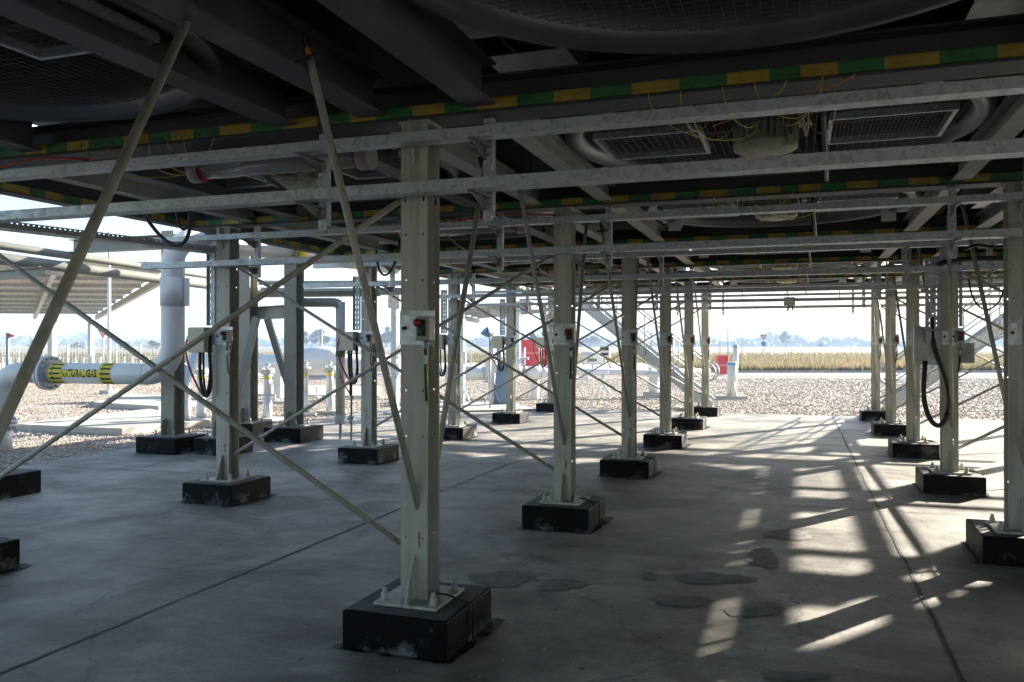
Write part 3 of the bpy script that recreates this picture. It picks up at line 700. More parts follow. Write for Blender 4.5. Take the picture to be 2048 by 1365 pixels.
# junction boxes with vertical perforated tray on the left row columns
def make_junction():
    t = thing('junction_box', '', 'junction box')
    b = MB().box(-.34, -.13, -.2, -.06, 1.52, 1.78).build('box_body', M['boxbeige'], t, bevel=.008)
    MB().box(-.335, -.135, -.206, -.2005, 1.525, 1.775).build('box_cover', M['boxbeige'], b, bevel=.004)
    MB().box(-.13, .0, -.091, -.088, 1.60, 1.77).build('box_bracket', M['galv'], t)
    for j in range(4): MB().tube([(-.34, -.13, 1.57+.05*j), (-.37, -.13, 1.57+.05*j)], .012, 8).build('cable_gland', M['black'], t)
    MB().tube(bez((-.24, -.13, 1.52), (-.26, -.13, 1.2), (-.2, -.13, .98), (-.13, -.13, 1.1))+bez((-.13, -.13, 1.1), (-.08, -.13, 1.2), (-.13, -.13, 1.5), (-.15, -.12, 1.75)), .018, 8).build('power_cable', M['black'], t)
    MB().tube(bez((-.2, -.13, 1.52), (-.21, -.13, 1.22), (-.17, -.13, 1.02), (-.13, -.15, 1.13))+bez((-.13, -.15, 1.13), (-.1, -.14, 1.25), (-.11, -.12, 1.5), (-.13, -.12, 1.7)), .012, 8).build('power_cable', M['black'], t)
    for j in range(3): MB().tube(bez((-.37, -.13, 1.62+.05*j), (-.5, -.13, 1.6), (-.36-.02*j, -.13, 1.3), (-.2, -.13, 1.06)), .006, 6).build('signal_cable', M['redcable'], t)
    return t
def vtray(parent, x0, x1, y, z0, z1):
    hs = []
    n = int((z1-z0)/.07)
    for i in range(n):
        z = z0+.04+i*.07; hs += [(x0+(x1-x0)*.27, z, .009, .04), (x0+(x1-x0)*.73, z, .009, .04)]
        if i % 3 == 1: hs.append(((x0+x1)/2, z, .014, .014))
    cutplate('perforated_tray', [(x0, z0), (x1, z0), (x1, z1), (x0, z1)], hs, .003, M['galv'], parent, Matrix.Translation((0, y, 0)))
    MB().box(x0-.003, x0, y-.03, y+.002, z0, z1).box(x1, x1+.003, y-.03, y+.002, z0, z1).build('tray_side', M['galv'], parent)
JB = make_junction(); vtray(JB, -.22, -.12, -.03, 1.8, 2.55)
first = True
for k in range(0, 6):
    lab = f'beige junction box with cable loops on the {ordk(k)} left row column'
    if first: JB.location = (XL, RY(k), 0); JB['label'] = lab; JB['group'] = 'junction boxes on the left row'; first = False
    else: dup(JB, (XL, RY(k), 0), 0, lab)
# big box and loop on the right row, third column
t = thing('cable_riser', 'perforated cable riser with fat black cable loop, third column of right row', 'cable riser', (XR, RY(2), 0))
vtray(t, -.25, -.1, -.12, 1.62, 2.55)
for z in (2.18, 1.75): MB().box(-.30, .0, -.16, -.115, z, z+.02).build('tray_clamp', M['boxgrey'], t)
MB().box(-.36, -.09, -.10, -.03, 1.38, 1.80).build('back_plate', M['galvdull'], t, bevel=.004)
MB().tube([(-.18, -.10, 1.9), (-.175, -.10, 1.68)]+bez((-.17, -.13, 1.6), (-.08, -.15, 1.3), (.02, -.16, 1.1), (-.04, -.16, .86))+bez((-.04, -.16, .86), (-.1, -.16, .62), (-.22, -.16, .72), (-.26, -.16, .95))+bez((-.26, -.16, .95), (-.29, -.16, 1.1), (-.26, -.14, 1.25), (-.25, -.1, 1.42)), .026, 12).build('power_cable', M['black'], t)
MB().tube(bez((-.155, -.17, 1.62), (-.07, -.18, 1.3), (.03, -.19, 1.1), (-.03, -.19, .86)), .004, 6).build('earth_wire', M['ygwire'], t)
MB().tube([(.1, -.1, 1.8), (.1, -.1, 2.55)], .018, 10).build('conduit', M['galv'], t)
MB().box(.06, .24, -.05, -.045, 1.4, 1.62).build('side_plate', M['galvdull'], t)
# black cable bundle running on the tray near the right row
o = MB().tube(bez((XR-.15, RY(2)-.32, 2.46), (XR+.1, RY(2)-.3, 2.56), (XR+.4, RY(2)-.3, 2.48), (XR+2.5, RY(2)-.3, 2.48)), .028, 10).build('cable_bundle', M['black']); props(o, 'thick black cable bundle on the lower tray of the third cross beam', 'cable')
def loopcable(label, pts, r=.016, m='black'):
    o = MB().tube(pts, r, 9).build('hanging_cable', M[m]); props(o, label, 'cable', 'black cables hanging from the trays')
loopcable('thick black cable loop hanging at the left end of the second cross beam', bez(W(285, 425, 7.6), W(350, 530, 7.6), W(392, 500, 7.5), W(378, 400, 7.4)), .017)
loopcable('thinner black cable beside the thick loop near the second cross beam', bez(W(352, 425, 7.5), W(360, 470, 7.5), W(375, 480, 7.5), W(384, 400, 7.5)), .012)
loopcable('black cable loop hanging from the third cross beam beside the nearest middle column', bez(W(752, 500, 10), W(755, 580, 10), W(790, 560, 10), W(800, 480, 10)), .014)
loopcable('large thin black cable loop hanging beside the third column of the right row', bez(W(1938, 560, 9.4), W(1945, 640, 9.2), W(2000, 635, 8.8), W(2010, 570, 8.6)), .01)
loopcable('black cable lying over the tray hanger right of the second cross beam', bez(W(1930, 500, 6.6), W(1960, 478, 6.6), W(1990, 505, 6.6), W(2010, 490, 6.6)), .012)

# ------------------------------------------------------------------ outside left: perforated tray, rack, pipes
def Wt(px, py, d): return W(px, py, d)
t = thing('perforated_cable_tray', 'long dark perforated cable tray outside the left edge of the deck', 'cable tray', (0, 0, 0))
a, b = Vector((-6.25, 5.0, 2.56)), Vector((-5.78, 7.2, 2.56)); a = b+(a-b)*2.2
L = (b-a).length; m = beam_mtx(a, b)
hs = [(.02+i*.045, .045, .02, .011) for i in range(int(L/.045))]
cutplate('tray_side', [(0, 0), (L, 0), (L, .06), (0, .06)], hs, .003, M['galvdull'], t, m @ Matrix.Translation((0, -.1, 0)))
cutplate('tray_side', [(0, 0), (L, 0), (L, .06), (0, .06)], hs, .003, M['galvdull'], t, m @ Matrix.Translation((0, .1, 0)))
hs2 = [(.02+i*.06, .0+y_, .03, .012) for i in range(int(L/.06)) for y_ in (-.06, 0, .06)]
cutplate('tray_bottom', [(0, -.1), (L, -.1), (L, .1), (0, .1)], hs2, .003, M['galvdull'], t, m @ Matrix.Rotation(math.pi/2, 4, 'X'))
# pipe rack columns
def hcol(mb, w_, d_, h, z0, rot=0):
    m = Matrix.Rotation(rot, 4, 'Z'); mb.box(-w_/2, w_/2, -d_/2, -d_/2+.014, z0, h, m); mb.box(-w_/2, w_/2, d_/2-.014, d_/2, z0, h, m); mb.box(-.005, .005, -d_/2+.014, d_/2-.014, z0, h, m); return mb
RKG = 'grey green columns of the pipe rack'
for i, (x, y, h_, pw, lab) in enumerate(((-8.86, 10.05, 3.3, .72, 'pipe rack column behind the white riser pipe'), (-7.95, 11.85, 4.0, .7, 'pipe rack column right of the inverted V brace'), (-9.12, 12.2, 4.0, .6, 'pipe rack column left of the inverted V brace'), (-8.2, 6.35, 3.3, .9, 'pipe rack column outside the left edge of the picture'), (-8.02, 10.15, 3.3, .6, 'pipe rack column hidden behind the second left column'))):
    t = thing('rack_column', 'grey '+lab, 'column', (x, y, 0), 0, RKG)
    hcol(MB(), .23, .24, h_, .26).build('column_shaft', M['rackpaint'], t)
    MB().box(-.2, .2, -.2, .2, .243, .26).build('base_plate', M['rackpaint'], t)
    pr_ = [(0, .26), (.12, .26), (.12, .4), (.1, .47), (.06, .5), (0, .5)]
    MB().prism(pr_, .012, Matrix.Translation((0, -.131, 0)) @ Matrix.Rotation(-math.pi/2, 4, 'Z')).build('base_stiffener', M['rackpaint'], t)
    for sx in (-1, 1):
        for sy in (-1, 1): MB().tube([(sx*.165, sy*.165, .255), (sx*.165, sy*.165, .33)], .014, 8).build('anchor_bolt', M['galv'], t)
    t = thing('concrete_plinth', 'black plinth under the '+lab, 'plinth', (x, y, 0), 0, 'black plinths of the pipe rack')
    MB().box(-pw/2, pw/2, -pw/2, pw/2, -.04, .24).build('plinth_block', M['bitumen'], t, bevel=.01)
    MB().box(-pw/2+.012, pw/2-.012, -pw/2+.012, pw/2-.012, .24, .2425).build('plinth_top', M['plinthtop'], t)
def bar(name, a, b, w_, h_, m, label, cat, group=None, I=True):
    mb = MB(); L = (Vector(b)-Vector(a)).length
    if I: ibeam(mb, a, b, w_, h_)
    else: mb.box(0, L, -w_/2, w_/2, 0, h_, beam_mtx(a, b))
    return props(mb.build(name, M[m]), label, cat, group)
PA, PB = Vector((-7.95, 11.85, 0)), Vector((-8.95, 12.35, 0))
bar('rack_beam', (-9.6, 12.62, 2.05), (-7.95-.14, 11.92, 2.05), .2, .22, 'rackpaint', 'grey rack beam above the inverted V brace', 'beam')
bar('rack_beam', (-9.6, 12.62, 3.3), (-7.6, 11.7, 3.3), .2, .22, 'rackpaint', 'grey rack beam along the top of the pipe rack', 'beam')
bar('rack_beam', (-10.8, 10.05, 3.05), (-8.0, 10.05, 3.05), .2, .2, 'rackpaint', 'grey rack arm carrying the long pipes on the left', 'beam')
bar('rack_beam', (-9.3, 12.5, 2.45), (-6.9, 12.9, 2.45), .12, .1, 'rackpaint', 'short grey support channel under the bent pipe', 'beam')
ap = W(522, 640, 13.9)
for s, (px, py, dd, nm) in enumerate(((476, 812, 13.2, 'left'), (590, 835, 13.9, 'right'))):
    e = W(px, py, dd); a_ = ap+RT*(.06 if s else -.06)
    bar('diagonal_brace', a_, e, .1, .1, 'rackpaint', f'{nm} leg of the inverted V brace in the pipe rack', 'brace', 'inverted V brace legs', False)
# raised strut (white, leaning) seen left of the second left column
bar('diagonal_brace', W(400, 690, 14.5), W(362, 800, 12.7), .1, .1, 'white', 'pale leaning strut behind the white riser pipe', 'brace', None, False)
# natural gas pipe
D = 12.0; r_ = .155
t = thing('gas_pipe', 'white natural gas pipe with yellow arrow bands bending up into a tall riser', 'pipe', W(200, 912, D))
O = t.location.copy(); O.z = 0; t.location = O
def rel(p): return Vector(p)-O
zc = 1.18; c0 = W(100, 690, D+.35); c0.z = zc
x_r = W(345, 690, 11.75); x_r.z = 0
hdir = (Vector((x_r.x, x_r.y, 0))-Vector((c0.x, c0.y, 0))).normalized()
Re = .42
elb = Vector((x_r.x, x_r.y, zc))-hdir*Re
pts = [rel(c0), rel(elb)]
pts += [rel(p) for p in arc(elb+Vector((0, 0, Re)), Re, -math.pi/2, 0, hdir, Vector((0, 0, 1)), 12)][1:]
topz = 3.15
pts += [rel(Vector((x_r.x, x_r.y, topz-Re)))]
ex = (W(620, 690, 14.2)-x_r); ex.z = 0; ex.normalize()
tc_ = Vector((x_r.x, x_r.y, topz-Re))+ex*Re
pts += [rel(p) for p in arc(tc_, Re, math.pi, math.pi/2, ex, Vector((0, 0, 1)), 12)][1:]
pts += [rel(Vector((x_r.x, x_r.y, topz))+ex*5.2)]
MB().tube(pts, r_, 28).build('pipe_run', M['white'], t)
# left flange pair and elbow down
def flange(parent, c, ax, R, th, m='white', nb=16, gap=True):
    ax = Vector(ax).normalized(); mb = MB()
    for s in ((-1, 1) if gap else (1,)):
        mb.tube([c+ax*(.006*s), c+ax*(s*(th+.006))], R, 28)
    f = mb.build('flange', M[m], parent)
    u = ax.orthogonal().normalized(); v = ax.cross(u); bb = MB()
    for k in range(nb):
        q = 2*math.pi*k/nb; p = c+(u*math.cos(q)+v*math.sin(q))*R*.84
        bb.tube([p-ax*(th+.05), p+ax*(th+.05)], R*.045, 6); bb.tube([p-ax*(th+.03), p-ax*(th+.007)], R*.085, 6); bb.tube([p+ax*(th+.007), p+ax*(th+.03)], R*.085, 6)
    bb.build('flange_bolts', M['galv'], parent)
flange(t, rel(c0-hdir*.02), hdir, .26, .045)
e2 = c0-hdir*.55; pl = [rel(c0-hdir*.05), rel(e2)]
dv = -hdir
pl += [rel(p) for p in arc(e2+Vector((0, 0, -.4)), .4, math.pi/2, 0, dv, Vector((0, 0, 1)), 12)][1:]
pd = e2+dv*.4; pl += [rel(Vector((pd.x, pd.y, .45)))]
MB().tube(pl, r_, 28).build('pipe_elbow', M['white'], t)
fz = Vector((pd.x, pd.y, .40)); flange(t, rel(fz), (0, 0, 1), .24, .045)
MB().tube([rel(Vector((pd.x, pd.y, .35))), rel(Vector((pd.x, pd.y, -.04)))], .17, 24).build('pipe_stub', M['white'], t)
# weld seams
MB().tube([rel(Vector((x_r.x, x_r.y, 1.72))), rel(Vector((x_r.x, x_r.y, 1.728)))], r_+.003, 28).tube([rel(elb-hdir*.004), rel(elb+hdir*.004)], r_+.003, 28).build('weld_seam', M['white'], t)
# clamp on the riser
MB().tube([rel(Vector((x_r.x, x_r.y, 2.15))), rel(Vector((x_r.x, x_r.y, 2.55)))], r_+.012, 28).build('pipe_clamp', M['white'], t)
MB().box(r_, r_+.08, -.02, .02, 2.15, 2.55, Matrix.Translation(rel(Vector((x_r.x, x_r.y, 0)))) @ Matrix.Rotation(TH, 4, 'Z')).build('clamp_lug', M['white'], t)
# mapping onto the pipe: s along hdir from c0, angle phi (0 = facing the camera)
nrm = Vector((hdir.y, -hdir.x, 0)); 
if nrm.dot(-c0) < 0: nrm = -nrm
def onpipe(s, hgt, off): # hgt = arc length up
    ph = hgt/r_; n = nrm*math.cos(ph)+Vector((0, 0, 1))*math.sin(ph); return rel(c0+hdir*s+n*(r_+off))
def s_at(px):            # where the pipe axis crosses image column px
    best = min(range(0, 400), key=lambda i: abs((1024+F*((c0+hdir*i*.01).dot(RT))/((c0+hdir*i*.01).dot(FW)))-px)); return best*.01
def band(s0, s1):
    mb = MB(); n = 24
    for i in range(n):
        a0 = -1.75+3.5*i/n; a1 = -1.75+3.5*(i+1)/n
        mb.add([onpipe(s0, a0*r_, .002), onpipe(s1, a0*r_, .002), onpipe(s1, a1*r_, .002), onpipe(s0, a1*r_, .002)], [(0, 1, 2, 3)], True)
    mb.build('warning_tape', M['yellowtape'], t)
def arrows(s0, s1):
    mb = MB(); w_ = (s1-s0); sh = .013
    for hh in (-.15, -.075, 0, .075, .15):
        def P(u, v): return onpipe(s0+u*w_, hh+v, .004)
        mb.add([P(.35, -sh), P(.95, -sh), P(.95, sh), P(.35, sh)], [(0, 1, 2, 3)]); mb.add([P(.05, 0), P(.38, -.03), P(.38, .03)], [(0, 1, 2)])
    mb.build('arrow_marks', M['ink'], t)
for px0, px1 in ((112, 138), (212, 236)):
    band(s_at(px0), s_at(px1)); arrows(s_at(px0), s_at(px1))
def text_mesh(txt, size):
    cu = bpy.data.curves.new('tmp', 'FONT'); cu.body = txt; cu.size = size; cu.resolution_u = 3; cu.extrude = 0; cu.offset = .0035*size/.1
    ob = bpy.data.objects.new('tmp', cu); C.objects.link(ob)
    dg = bpy.context.evaluated_depsgraph_get(); me = bpy.data.meshes.new_from_object(ob.evaluated_get(dg)); bpy.data.objects.remove(ob)
    vs = [v.co.copy() for v in me.vertices]; fs = [tuple(p.vertices) for p in me.polygons]; return vs, fs
vs, fs = text_mesh('NATURAL GAS', .15); wx = max(v.x for v in vs)-min(v.x for v in vs); x0 = min(v.x for v in vs)
sA, sB = s_at(138), s_at(209)
mb = MB(); n = 3
for i in range(8):
    a0 = -.052+.104*i/8; a1 = -.052+.104*(i+1)/8
    mb.add([onpipe(s_at(137), a0, .002), onpipe(s_at(215), a0, .002), onpipe(s_at(215), a1, .002), onpipe(s_at(137), a1, .002)], [(0, 1, 2, 3)], True)
mb.build('warning_tape', M['yellowtape'], t)
MB().add([onpipe(sA+(v.x-x0)/wx*(sB-sA), v.y-.045, .005) for v in vs], fs).build('pipe_lettering', M['ink'], t)
# overhead continuation label bands
for s0 in (2.3, 3.6):
    base = Vector((x_r.x, x_r.y, topz))+ex*s0
    MB().tube([rel(base), rel(base+ex*.3)], r_+.003, 28).build('warning_tape', M['yellowtape'], t)
# two long pipes on the left, running away along the rack
PG = 'long grey pipes on the left rack'
for i, (dx, z, r, nm) in enumerate(((0, 2.80, .085, 'lower'), (-.12, 3.0, .06, 'upper'))):
    a = Vector((-9.9+dx, 4.0, z)); b = Vector((-11.4+dx, 15.3, z)); c = b+Vector((.8, .9, 0)); d = c+Vector((2.6, .6, 0))
    o = MB().tube([a, b, b+Vector((.15, .45, 0)), c, d], r, 18).build('long_pipe', M['rackpaint']); props(o, f'{nm} of the two long grey pipes running away outside the left edge', 'pipe', PG)
bar('pipe_support', (-10.9, 8.6, 2.5), (-9.3, 8.2, 2.5), .14, .12, 'rackpaint', 'grey channel support under the two long pipes on the left', 'support')
# big pale overhead pipe outside, upper left
o = MB().tube([(-8.2, 1.5, 3.95), (-8.6, 9.5, 3.95)], .24, 24).build('overhead_pipe', M['white']); props(o, 'large pale pipe overhead beyond the left edge of the deck', 'pipe')
# vertical white pipe with green band
t = thing('vertical_pipe', 'vertical white pipe with a dark green band behind the third left column', 'pipe', G(681, 878)); O = t.location.copy()
def zat(py, d): return H+(690-py)/F*d
dd = 14.05
MB().tube([(0, 0, 2.33), (0, 0, .42)], .08, 18).build('pipe_run', M['offwhite'], t)
MB().tube([(0, 0, .42), (0, 0, .26)], .095, 18).build('pipe_collar', M['offwhite'], t)
MB().tube([(0, 0, .3), (0, 0, 0)], .025, 10).build('drain_pipe', M['rackpaint'], t)
MB().tube([(0, 0, 1.5), (0, 0, 1.4)], .083, 18).build('green_band', M['dgreen'], t)
u = -RT
MB().tube([Vector((0, 0, 2.2))]+arc(Vector((0, 0, 2.2))+u*.12, .12, 0, math.pi/2, -u, Vector((0, 0, 1)), 6)+[Vector((0, 0, 2.32))+u*.75], .08, 14).build('pipe_bend', M['rackpaint'], t)
t = thing('thin_conduit', 'thin dark conduit with a valve standing beside the third left column', 'conduit', G(703, 880))
MB().tube([(0, 0, 0), (0, 0, 1.75)], .018, 8).build('conduit', M['rackpaint'], t); MB().tube([(-.06, 0, .36), (.06, 0, .36)], .03, 8).tube([(0, -.05, .3), (0, -.05, .42)], .02, 8).build('valve', M['galv'], t)
MB().tube([(0, -.02, 1.45), (0, -.02, .75)], .026, 8).build('cable_sleeve', M['black'], t)
MB().tube(bez((-.12, 0, 1.5), (-.4, 0, 1.2), (-.1, 0, .9), (.05, 0, .68)), .008, 6).tube(bez((-.12, 0, 1.55), (-.45, 0, 1.25), (-.15, 0, .92), (.02, 0, .7)), .006, 6).build('signal_cable', M['redcable'], t)

# horizontal storage vessel / header
def hpipe(name, px0, px1, py, d, r, m, label, cat, dome=False, group=None):
    a, b = W(px0, py, d), W(px1, py, d); t = thing(name, label, cat, Vector((a.x, a.y, 0)), 0, group); o_ = Vector((a.x, a.y, 0))
    MB().tube([a-o_, b-o_], r, 24).build('pipe_run', M[m], t); return t, a-o_, b-o_
t, a, b = hpipe('storage_vessel', 380, 800, 728, 25, .28, 'white', 'long white horizontal vessel with a domed section behind the left row', 'vessel')
c = W(640, 722, 24.9)-t.location; ax = (b-a).normalized()
mt = beam_mtx(c, c+ax) @ Matrix.Rotation(math.pi/2, 4, 'Y')
MB().lathe([(0, -.75), (.2, -.7), (.36, -.5), (.42, -.25), (.42, .35), (.3, .55), (.28, .6)], 28, mt).build('vessel_dome', M['white'], t)
for px in (430, 560, 740):
    p = W(px, 728, 25)-t.location; MB().box(-.12, .12, -.15, .15, 0, p.z-.2, Matrix.Translation((p.x, p.y, 0))).build('vessel_saddle', M['offwhite'], t)
# valve stubs with yellow bands
VG = 'white stub pipes with yellow bands'
for i, (px, pyb, dd, nm) in enumerate(((402, 838, 17.0, 'behind the second left column'), (372, 850, 16.2, 'beside the foot of the white riser'), (535, 838, 17.6, 'inside the inverted V brace'), (660, 824, 19.3, 'left of the vertical pipe with the green band'), (612, 828, 19.0, 'right of the inverted V brace'))):
    g = G(px, pyb); t = thing('stub_pipe', f'white yellow-banded stub pipe {nm}', 'stub pipe', g, 0, VG)
    r = .085 if i != 4 else .05
    MB().tube([(0, 0, 0), (0, 0, .5)], r+.012, 18).tube([(0, 0, .5), (0, 0, .98)], r, 18).build('pipe_run', M['white'], t)
    MB().tube([(0, 0, .86), (0, 0, .93)], r+.004, 18).build('yellow_band', M['yellowtape'], t)
    flange(t, Vector((0, 0, 1.03)), (0, 0, 1), r+.07, .03, 'offwhite', 8)
    MB().tube([(0, 0, 1.06), (0, 0, 1.2)], .025, 8).tube([(-.06, 0, 1.17), (.06, 0, 1.17)], .018, 8).build('vent_valve', M['galv'], t)
    MB().box(-.3, .3, -.25, .25, -.03, .03).build('stub_base', M['padconc'], t)
# small marker posts on gravel
for px, py in ((550, 800), (634, 795), (577, 812)):
    g = G(px, py); t = thing('marker_post', f'short white marker post at {"the inverted V brace" if px < 560 else ("the domed vessel" if px > 600 else "the brace foot")}', 'post', g, 0, 'short white marker posts')
    MB().tube([(0, 0, 0), (0, 0, .32)], .03, 10).build('post', M['white'], t); MB().box(-.1, .1, -.1, .1, -.03, .02).build('post_base', M['padconc'], t)
# post stub right of nearest middle column
g = G(790, 828); t = thing('light_pole', 'pale steel post with a bracket head just left of the nearest middle column', 'post', g)
MB().box(-.07, .07, -.07, .07, 0, 2.65).build('post', M['galv'], t); MB().box(-.13, .17, -.1, .1, 2.45, 2.75).build('bracket_head', M['galvdull'], t); MB().box(-.2, .2, -.2, .2, -.03, .03).build('post_base', M['padconc'], t)
# concrete pads on the gravel
def pad(pxs, h_, label):
    pts = [G(x, y) for x, y in pxs]; mb = MB(); n = len(pts)
    mb.add([(p.x, p.y, h_-.035) for p in pts]+[(p.x, p.y, -.1) for p in pts], [tuple(range(n))[::-1], tuple(range(n, 2*n))]+[(i, (i+1) % n, (i+1) % n+n, i+n) for i in range(n)])
    props(mb.build('concrete_pad', M['padconc']), label, 'concrete pad', 'concrete pads on the gravel')
pad([(20, 858), (245, 868), (420, 850), (300, 826)], .13, 'large low concrete pad on the gravel in front of the white pipe')
pad([(188, 812), (318, 820), (420, 806), (250, 792)], .13, 'smaller concrete pad on the gravel, behind the large one')
pad([(880, 826), (1075, 822), (1010, 806), (880, 810)], .08, 'long concrete footing strip behind the fourth left column')
pad([(470, 790), (760, 795), (760, 775), (470, 772)], .08, 'low concrete footing under the white vessel')

# ------------------------------------------------------------------ yard middle: pipe line, supports, meters
t, a, b = hpipe('yard_pipe', 880, 1420, 745, 26, .11, 'white', 'thin white yard pipe running behind the middle row on low supports', 'pipe')
for px in (1060, 1300): 
    p = W(px, 745, 26)-t.location; flange(t, p, RT, .17, .03, 'white', 8)
hp = thing('reducer_pipe', 'thick blue grey pipe section with flanges behind the fourth left column', 'pipe', W(930, 790, 24.5)); hp.location.z = 0
a = W(925, 747, 24.5)-hp.location; b = W(975, 747, 24.5)-hp.location
MB().tube([a, b], .2, 22).build('pipe_run', M['white'], hp); flange(hp, b, RT, .29, .04, 'white', 12); 
c = W(1055, 747, 24.5)-hp.location; d = W(1082, 747, 24.5)-hp.location; e = W(1098, 746, 24.5)-hp.location
MB().tube([c, d], .2, 22).build('pipe_run', M['white'], hp); MB().tube([d, e], .2, 22, True, .1).build('reducer', M['white'], hp)
MB().tube([b, c], .1, 16).build('valve_spool', M['white'], hp)
for (px, h0, r, m) in ((1000, .95, .07, 'white'), (1018, 1.15, .05, 'white'), (1035, 1.0, .08, 'white'), (1048, 1.2, .04, 'galv')):
    p = W(px, 747, 24.4)-hp.location; MB().tube([(p.x, p.y, .75), (p.x, p.y, .8+h0*.6)], r, 12).tube([(p.x-.14, p.y, 1.1+.1*(px % 3)), (p.x+.14, p.y, 1.1+.1*(px % 3))], r*.9, 10).build('valve_body', M[m], hp)
for px in (990, 1070):
    p = W(px, 745, 24.5)-hp.location; MB().box(p.x-.1, p.x+.1, p.y-.1, p.y+.1, -.03, .55).build('pipe_saddle', M['offwhite'], hp)
# tripod support and valve
g = G(1205, 792); t = thing('pipe_support', 'white tripod pipe support under the pressure gauge', 'support', g, 0, 'supports of the yard pipe')
MB().tube([(0, 0, .3), (0, 0, .72)], .06, 12).build('stand', M['white'], t)
for q in (0, 2.1, 4.2): MB().tube([(0, 0, .38), (.32*math.cos(q), .32*math.sin(q), 0)], .035, 8).build('leg', M['white'], t)
MB().box(-.2, .2, -.1, .1, .68, .76).build('cradle', M['white'], t)
g = G(1308, 792); t = thing('pipe_support', 'pale block pipe support under the yard pipe, right end', 'support', g, 0, 'supports of the yard pipe')
MB().box(-.14, .14, -.12, .12, .12, .6).build('stand', M['offwhite'], t); MB().box(-.3, .3, -.3, .3, -.03, .13).build('foot', M['padconc'], t); MB().box(-.22, .22, -.14, .14, .6, .68).build('cradle', M['offwhite'], t)
# gauge head
g = G(1210, 790); t = thing('pressure_gauge', 'black and white gauge head standing on the yard pipe', 'gauge', g)
MB().tube([(0, 0, .9), (0, 0, 1.15)], .03, 8).build('stem', M['offwhite'], t)
MB().box(-.16, .16, -.07, .07, 1.2, 1.55).build('gauge_housing', M['offwhite'], t, bevel=.01)
MB().box(-.13, .13, -.078, -.071, 1.42, 1.52).box(-.13, .13, -.078, -.071, 1.26, 1.34).build('display', M['ink'], t)
MB().tube([(.02, 0, 1.2), (.2, 0, .85)], .02, 8).build('lead', M['black'], t)
# labelled cabinet/cylinder
g = G(1185, 786); t = thing('meter_cabinet', 'white barrel shaped meter cabinet lettered 3004', 'cabinet', g, TH)
MB().tube([(-.34, 0, 1.15), (.34, 0, 1.15)], .2, 20).box(-.34, .34, -.2, .2, .98, 1.13).build('cabinet_body', M['offwhite'], t)
vs, fs = text_mesh('3004', .16); MB().add([(v.x-.2, -.2035, 1.04+v.y) for v in vs], fs).build('cabinet_lettering', M['ink'], t)
MB().box(-.36, .36, -.23, .23, .94, .979).build('cabinet_shelf', M['galv'], t); MB().tube([(0, 0, 0), (0, 0, .94)], .03, 8).build('cabinet_post', M['offwhite'], t)
g = G(1175, 775); t = thing('drain_valve', 'small round drain valve hanging under the yard pipe', 'valve', g)
MB().tube([(0, 0, .7), (0, 0, .1)], .04, 10).tube([(-.25, 0, .3), (-.02, 0, .3)], .09, 14).build('valve_body', M['white'], t); MB().tube([(.2, 0, .7), (.2, 0, .02)], .03, 8).build('drain', M['yellowtape'], t)
# blue panel
g = G(1000, 812); t = thing('leaning_board', 'blue grey steel board leaning beside the fourth left column', 'panel', g, TH)
m = Matrix.Rotation(.12, 4, 'Y'); MB().box(-.2, .2, -.02, .02, 0, 1.15, m).build('panel_sheet', M['bluegrey'], t); MB().box(.2, .225, -.04, .04, 0, 1.15, m).build('panel_edge', M['white'], t); MB().box(-.3, .3, -.15, .15, -.03, .04).build('panel_foot', M['padconc'], t)
# instrument stands
SG = 'pale instrument stands in the yard'
for px, py, h_, nm in ((925, 812, 2.4, 'below the small canopy, left'), (985, 812, 1.9, 'beside the blue panel'), (905, 815, 1.6, 'behind the third left column'), (1122, 790, 1.2, 'left of the second middle column')):
    g = G(px, py); t = thing('instrument_stand', f'pale steel instrument stand {nm}', 'stand', g, 0, SG)
    MB().box(-.05, .05, -.05, .05, 0, h_).build('post', M['galv'], t)
    MB().tube([(0, 0, .5), (.25, 0, 0)], .02, 6).tube([(0, 0, .5), (-.25, 0, 0)], .02, 6).build('leg', M['galv'], t)
    MB().box(-.16, .14, -.12, -.05, h_*.45, h_*.45+.35).build('instrument_box', M['offwhite'], t, bevel=.01)
# loudspeaker
g = G(980, 820); t = thing('horn_speaker', 'blue grey horn loudspeaker on the small canopy post', 'loudspeaker', g)
MB().tube([(0, 0, 0), (0, 0, 1.9)], .025, 8).build('post', M['galv'], t); MB().tube([(.0, 0, 1.8), (-.12, -.1, 1.95)], .04, 14, True, .13).build('horn', M['bluegrey'], t)

# ------------------------------------------------------------------ canopies
def canopy(name, label, corners, cols, m='roofsheet', npur=7, nraf=4):
    t = thing(name, label, 'canopy', Vector((corners[0].x, corners[0].y, 0))); O = t.location.copy(); c = [p-O for p in corners]   # near-left, near-right, far-right, far-left
    mb = MB(); th = Vector((0, 0, .06)); mb.add(c+[p+th for p in c], [(0,3,2,1),(4,5,6,7),(0,1,5,4),(1,2,6,5),(2,3,7,6),(3,0,4,7)]); mb.build('roof_sheet', M[m], t)
    for i in range(npur):
        f = (i+.5)/npur; a = c[0].lerp(c[3], f); b = c[1].lerp(c[2], f); m_ = beam_mtx(a-Vector((0, 0, .17)), b-Vector((0, 0, .17)))
        MB().box(0, (b-a).length, -.03, .03, 0, .16, m_).build('purlin', M['galvdull'], t)
    for i in range(nraf):
        f = i/(nraf-1); a = c[0].lerp(c[1], f); b = c[3].lerp(c[2], f); m_ = beam_mtx(a-Vector((0, 0, .46)), b-Vector((0, 0, .46)))
        MB().box(0, (b-a).length, -.09, .09, 0, .28, m_).build('rafter', M['rackpaint'], t)
    for p, r in cols:
        q = p-O; MB().box(q.x-r, q.x+r, q.y-r, q.y+r, 0, q.z).build('post', M['galv'], t)
    return t
def atz(px, d, z): p = W(px, 690, d); p.z = z; return p
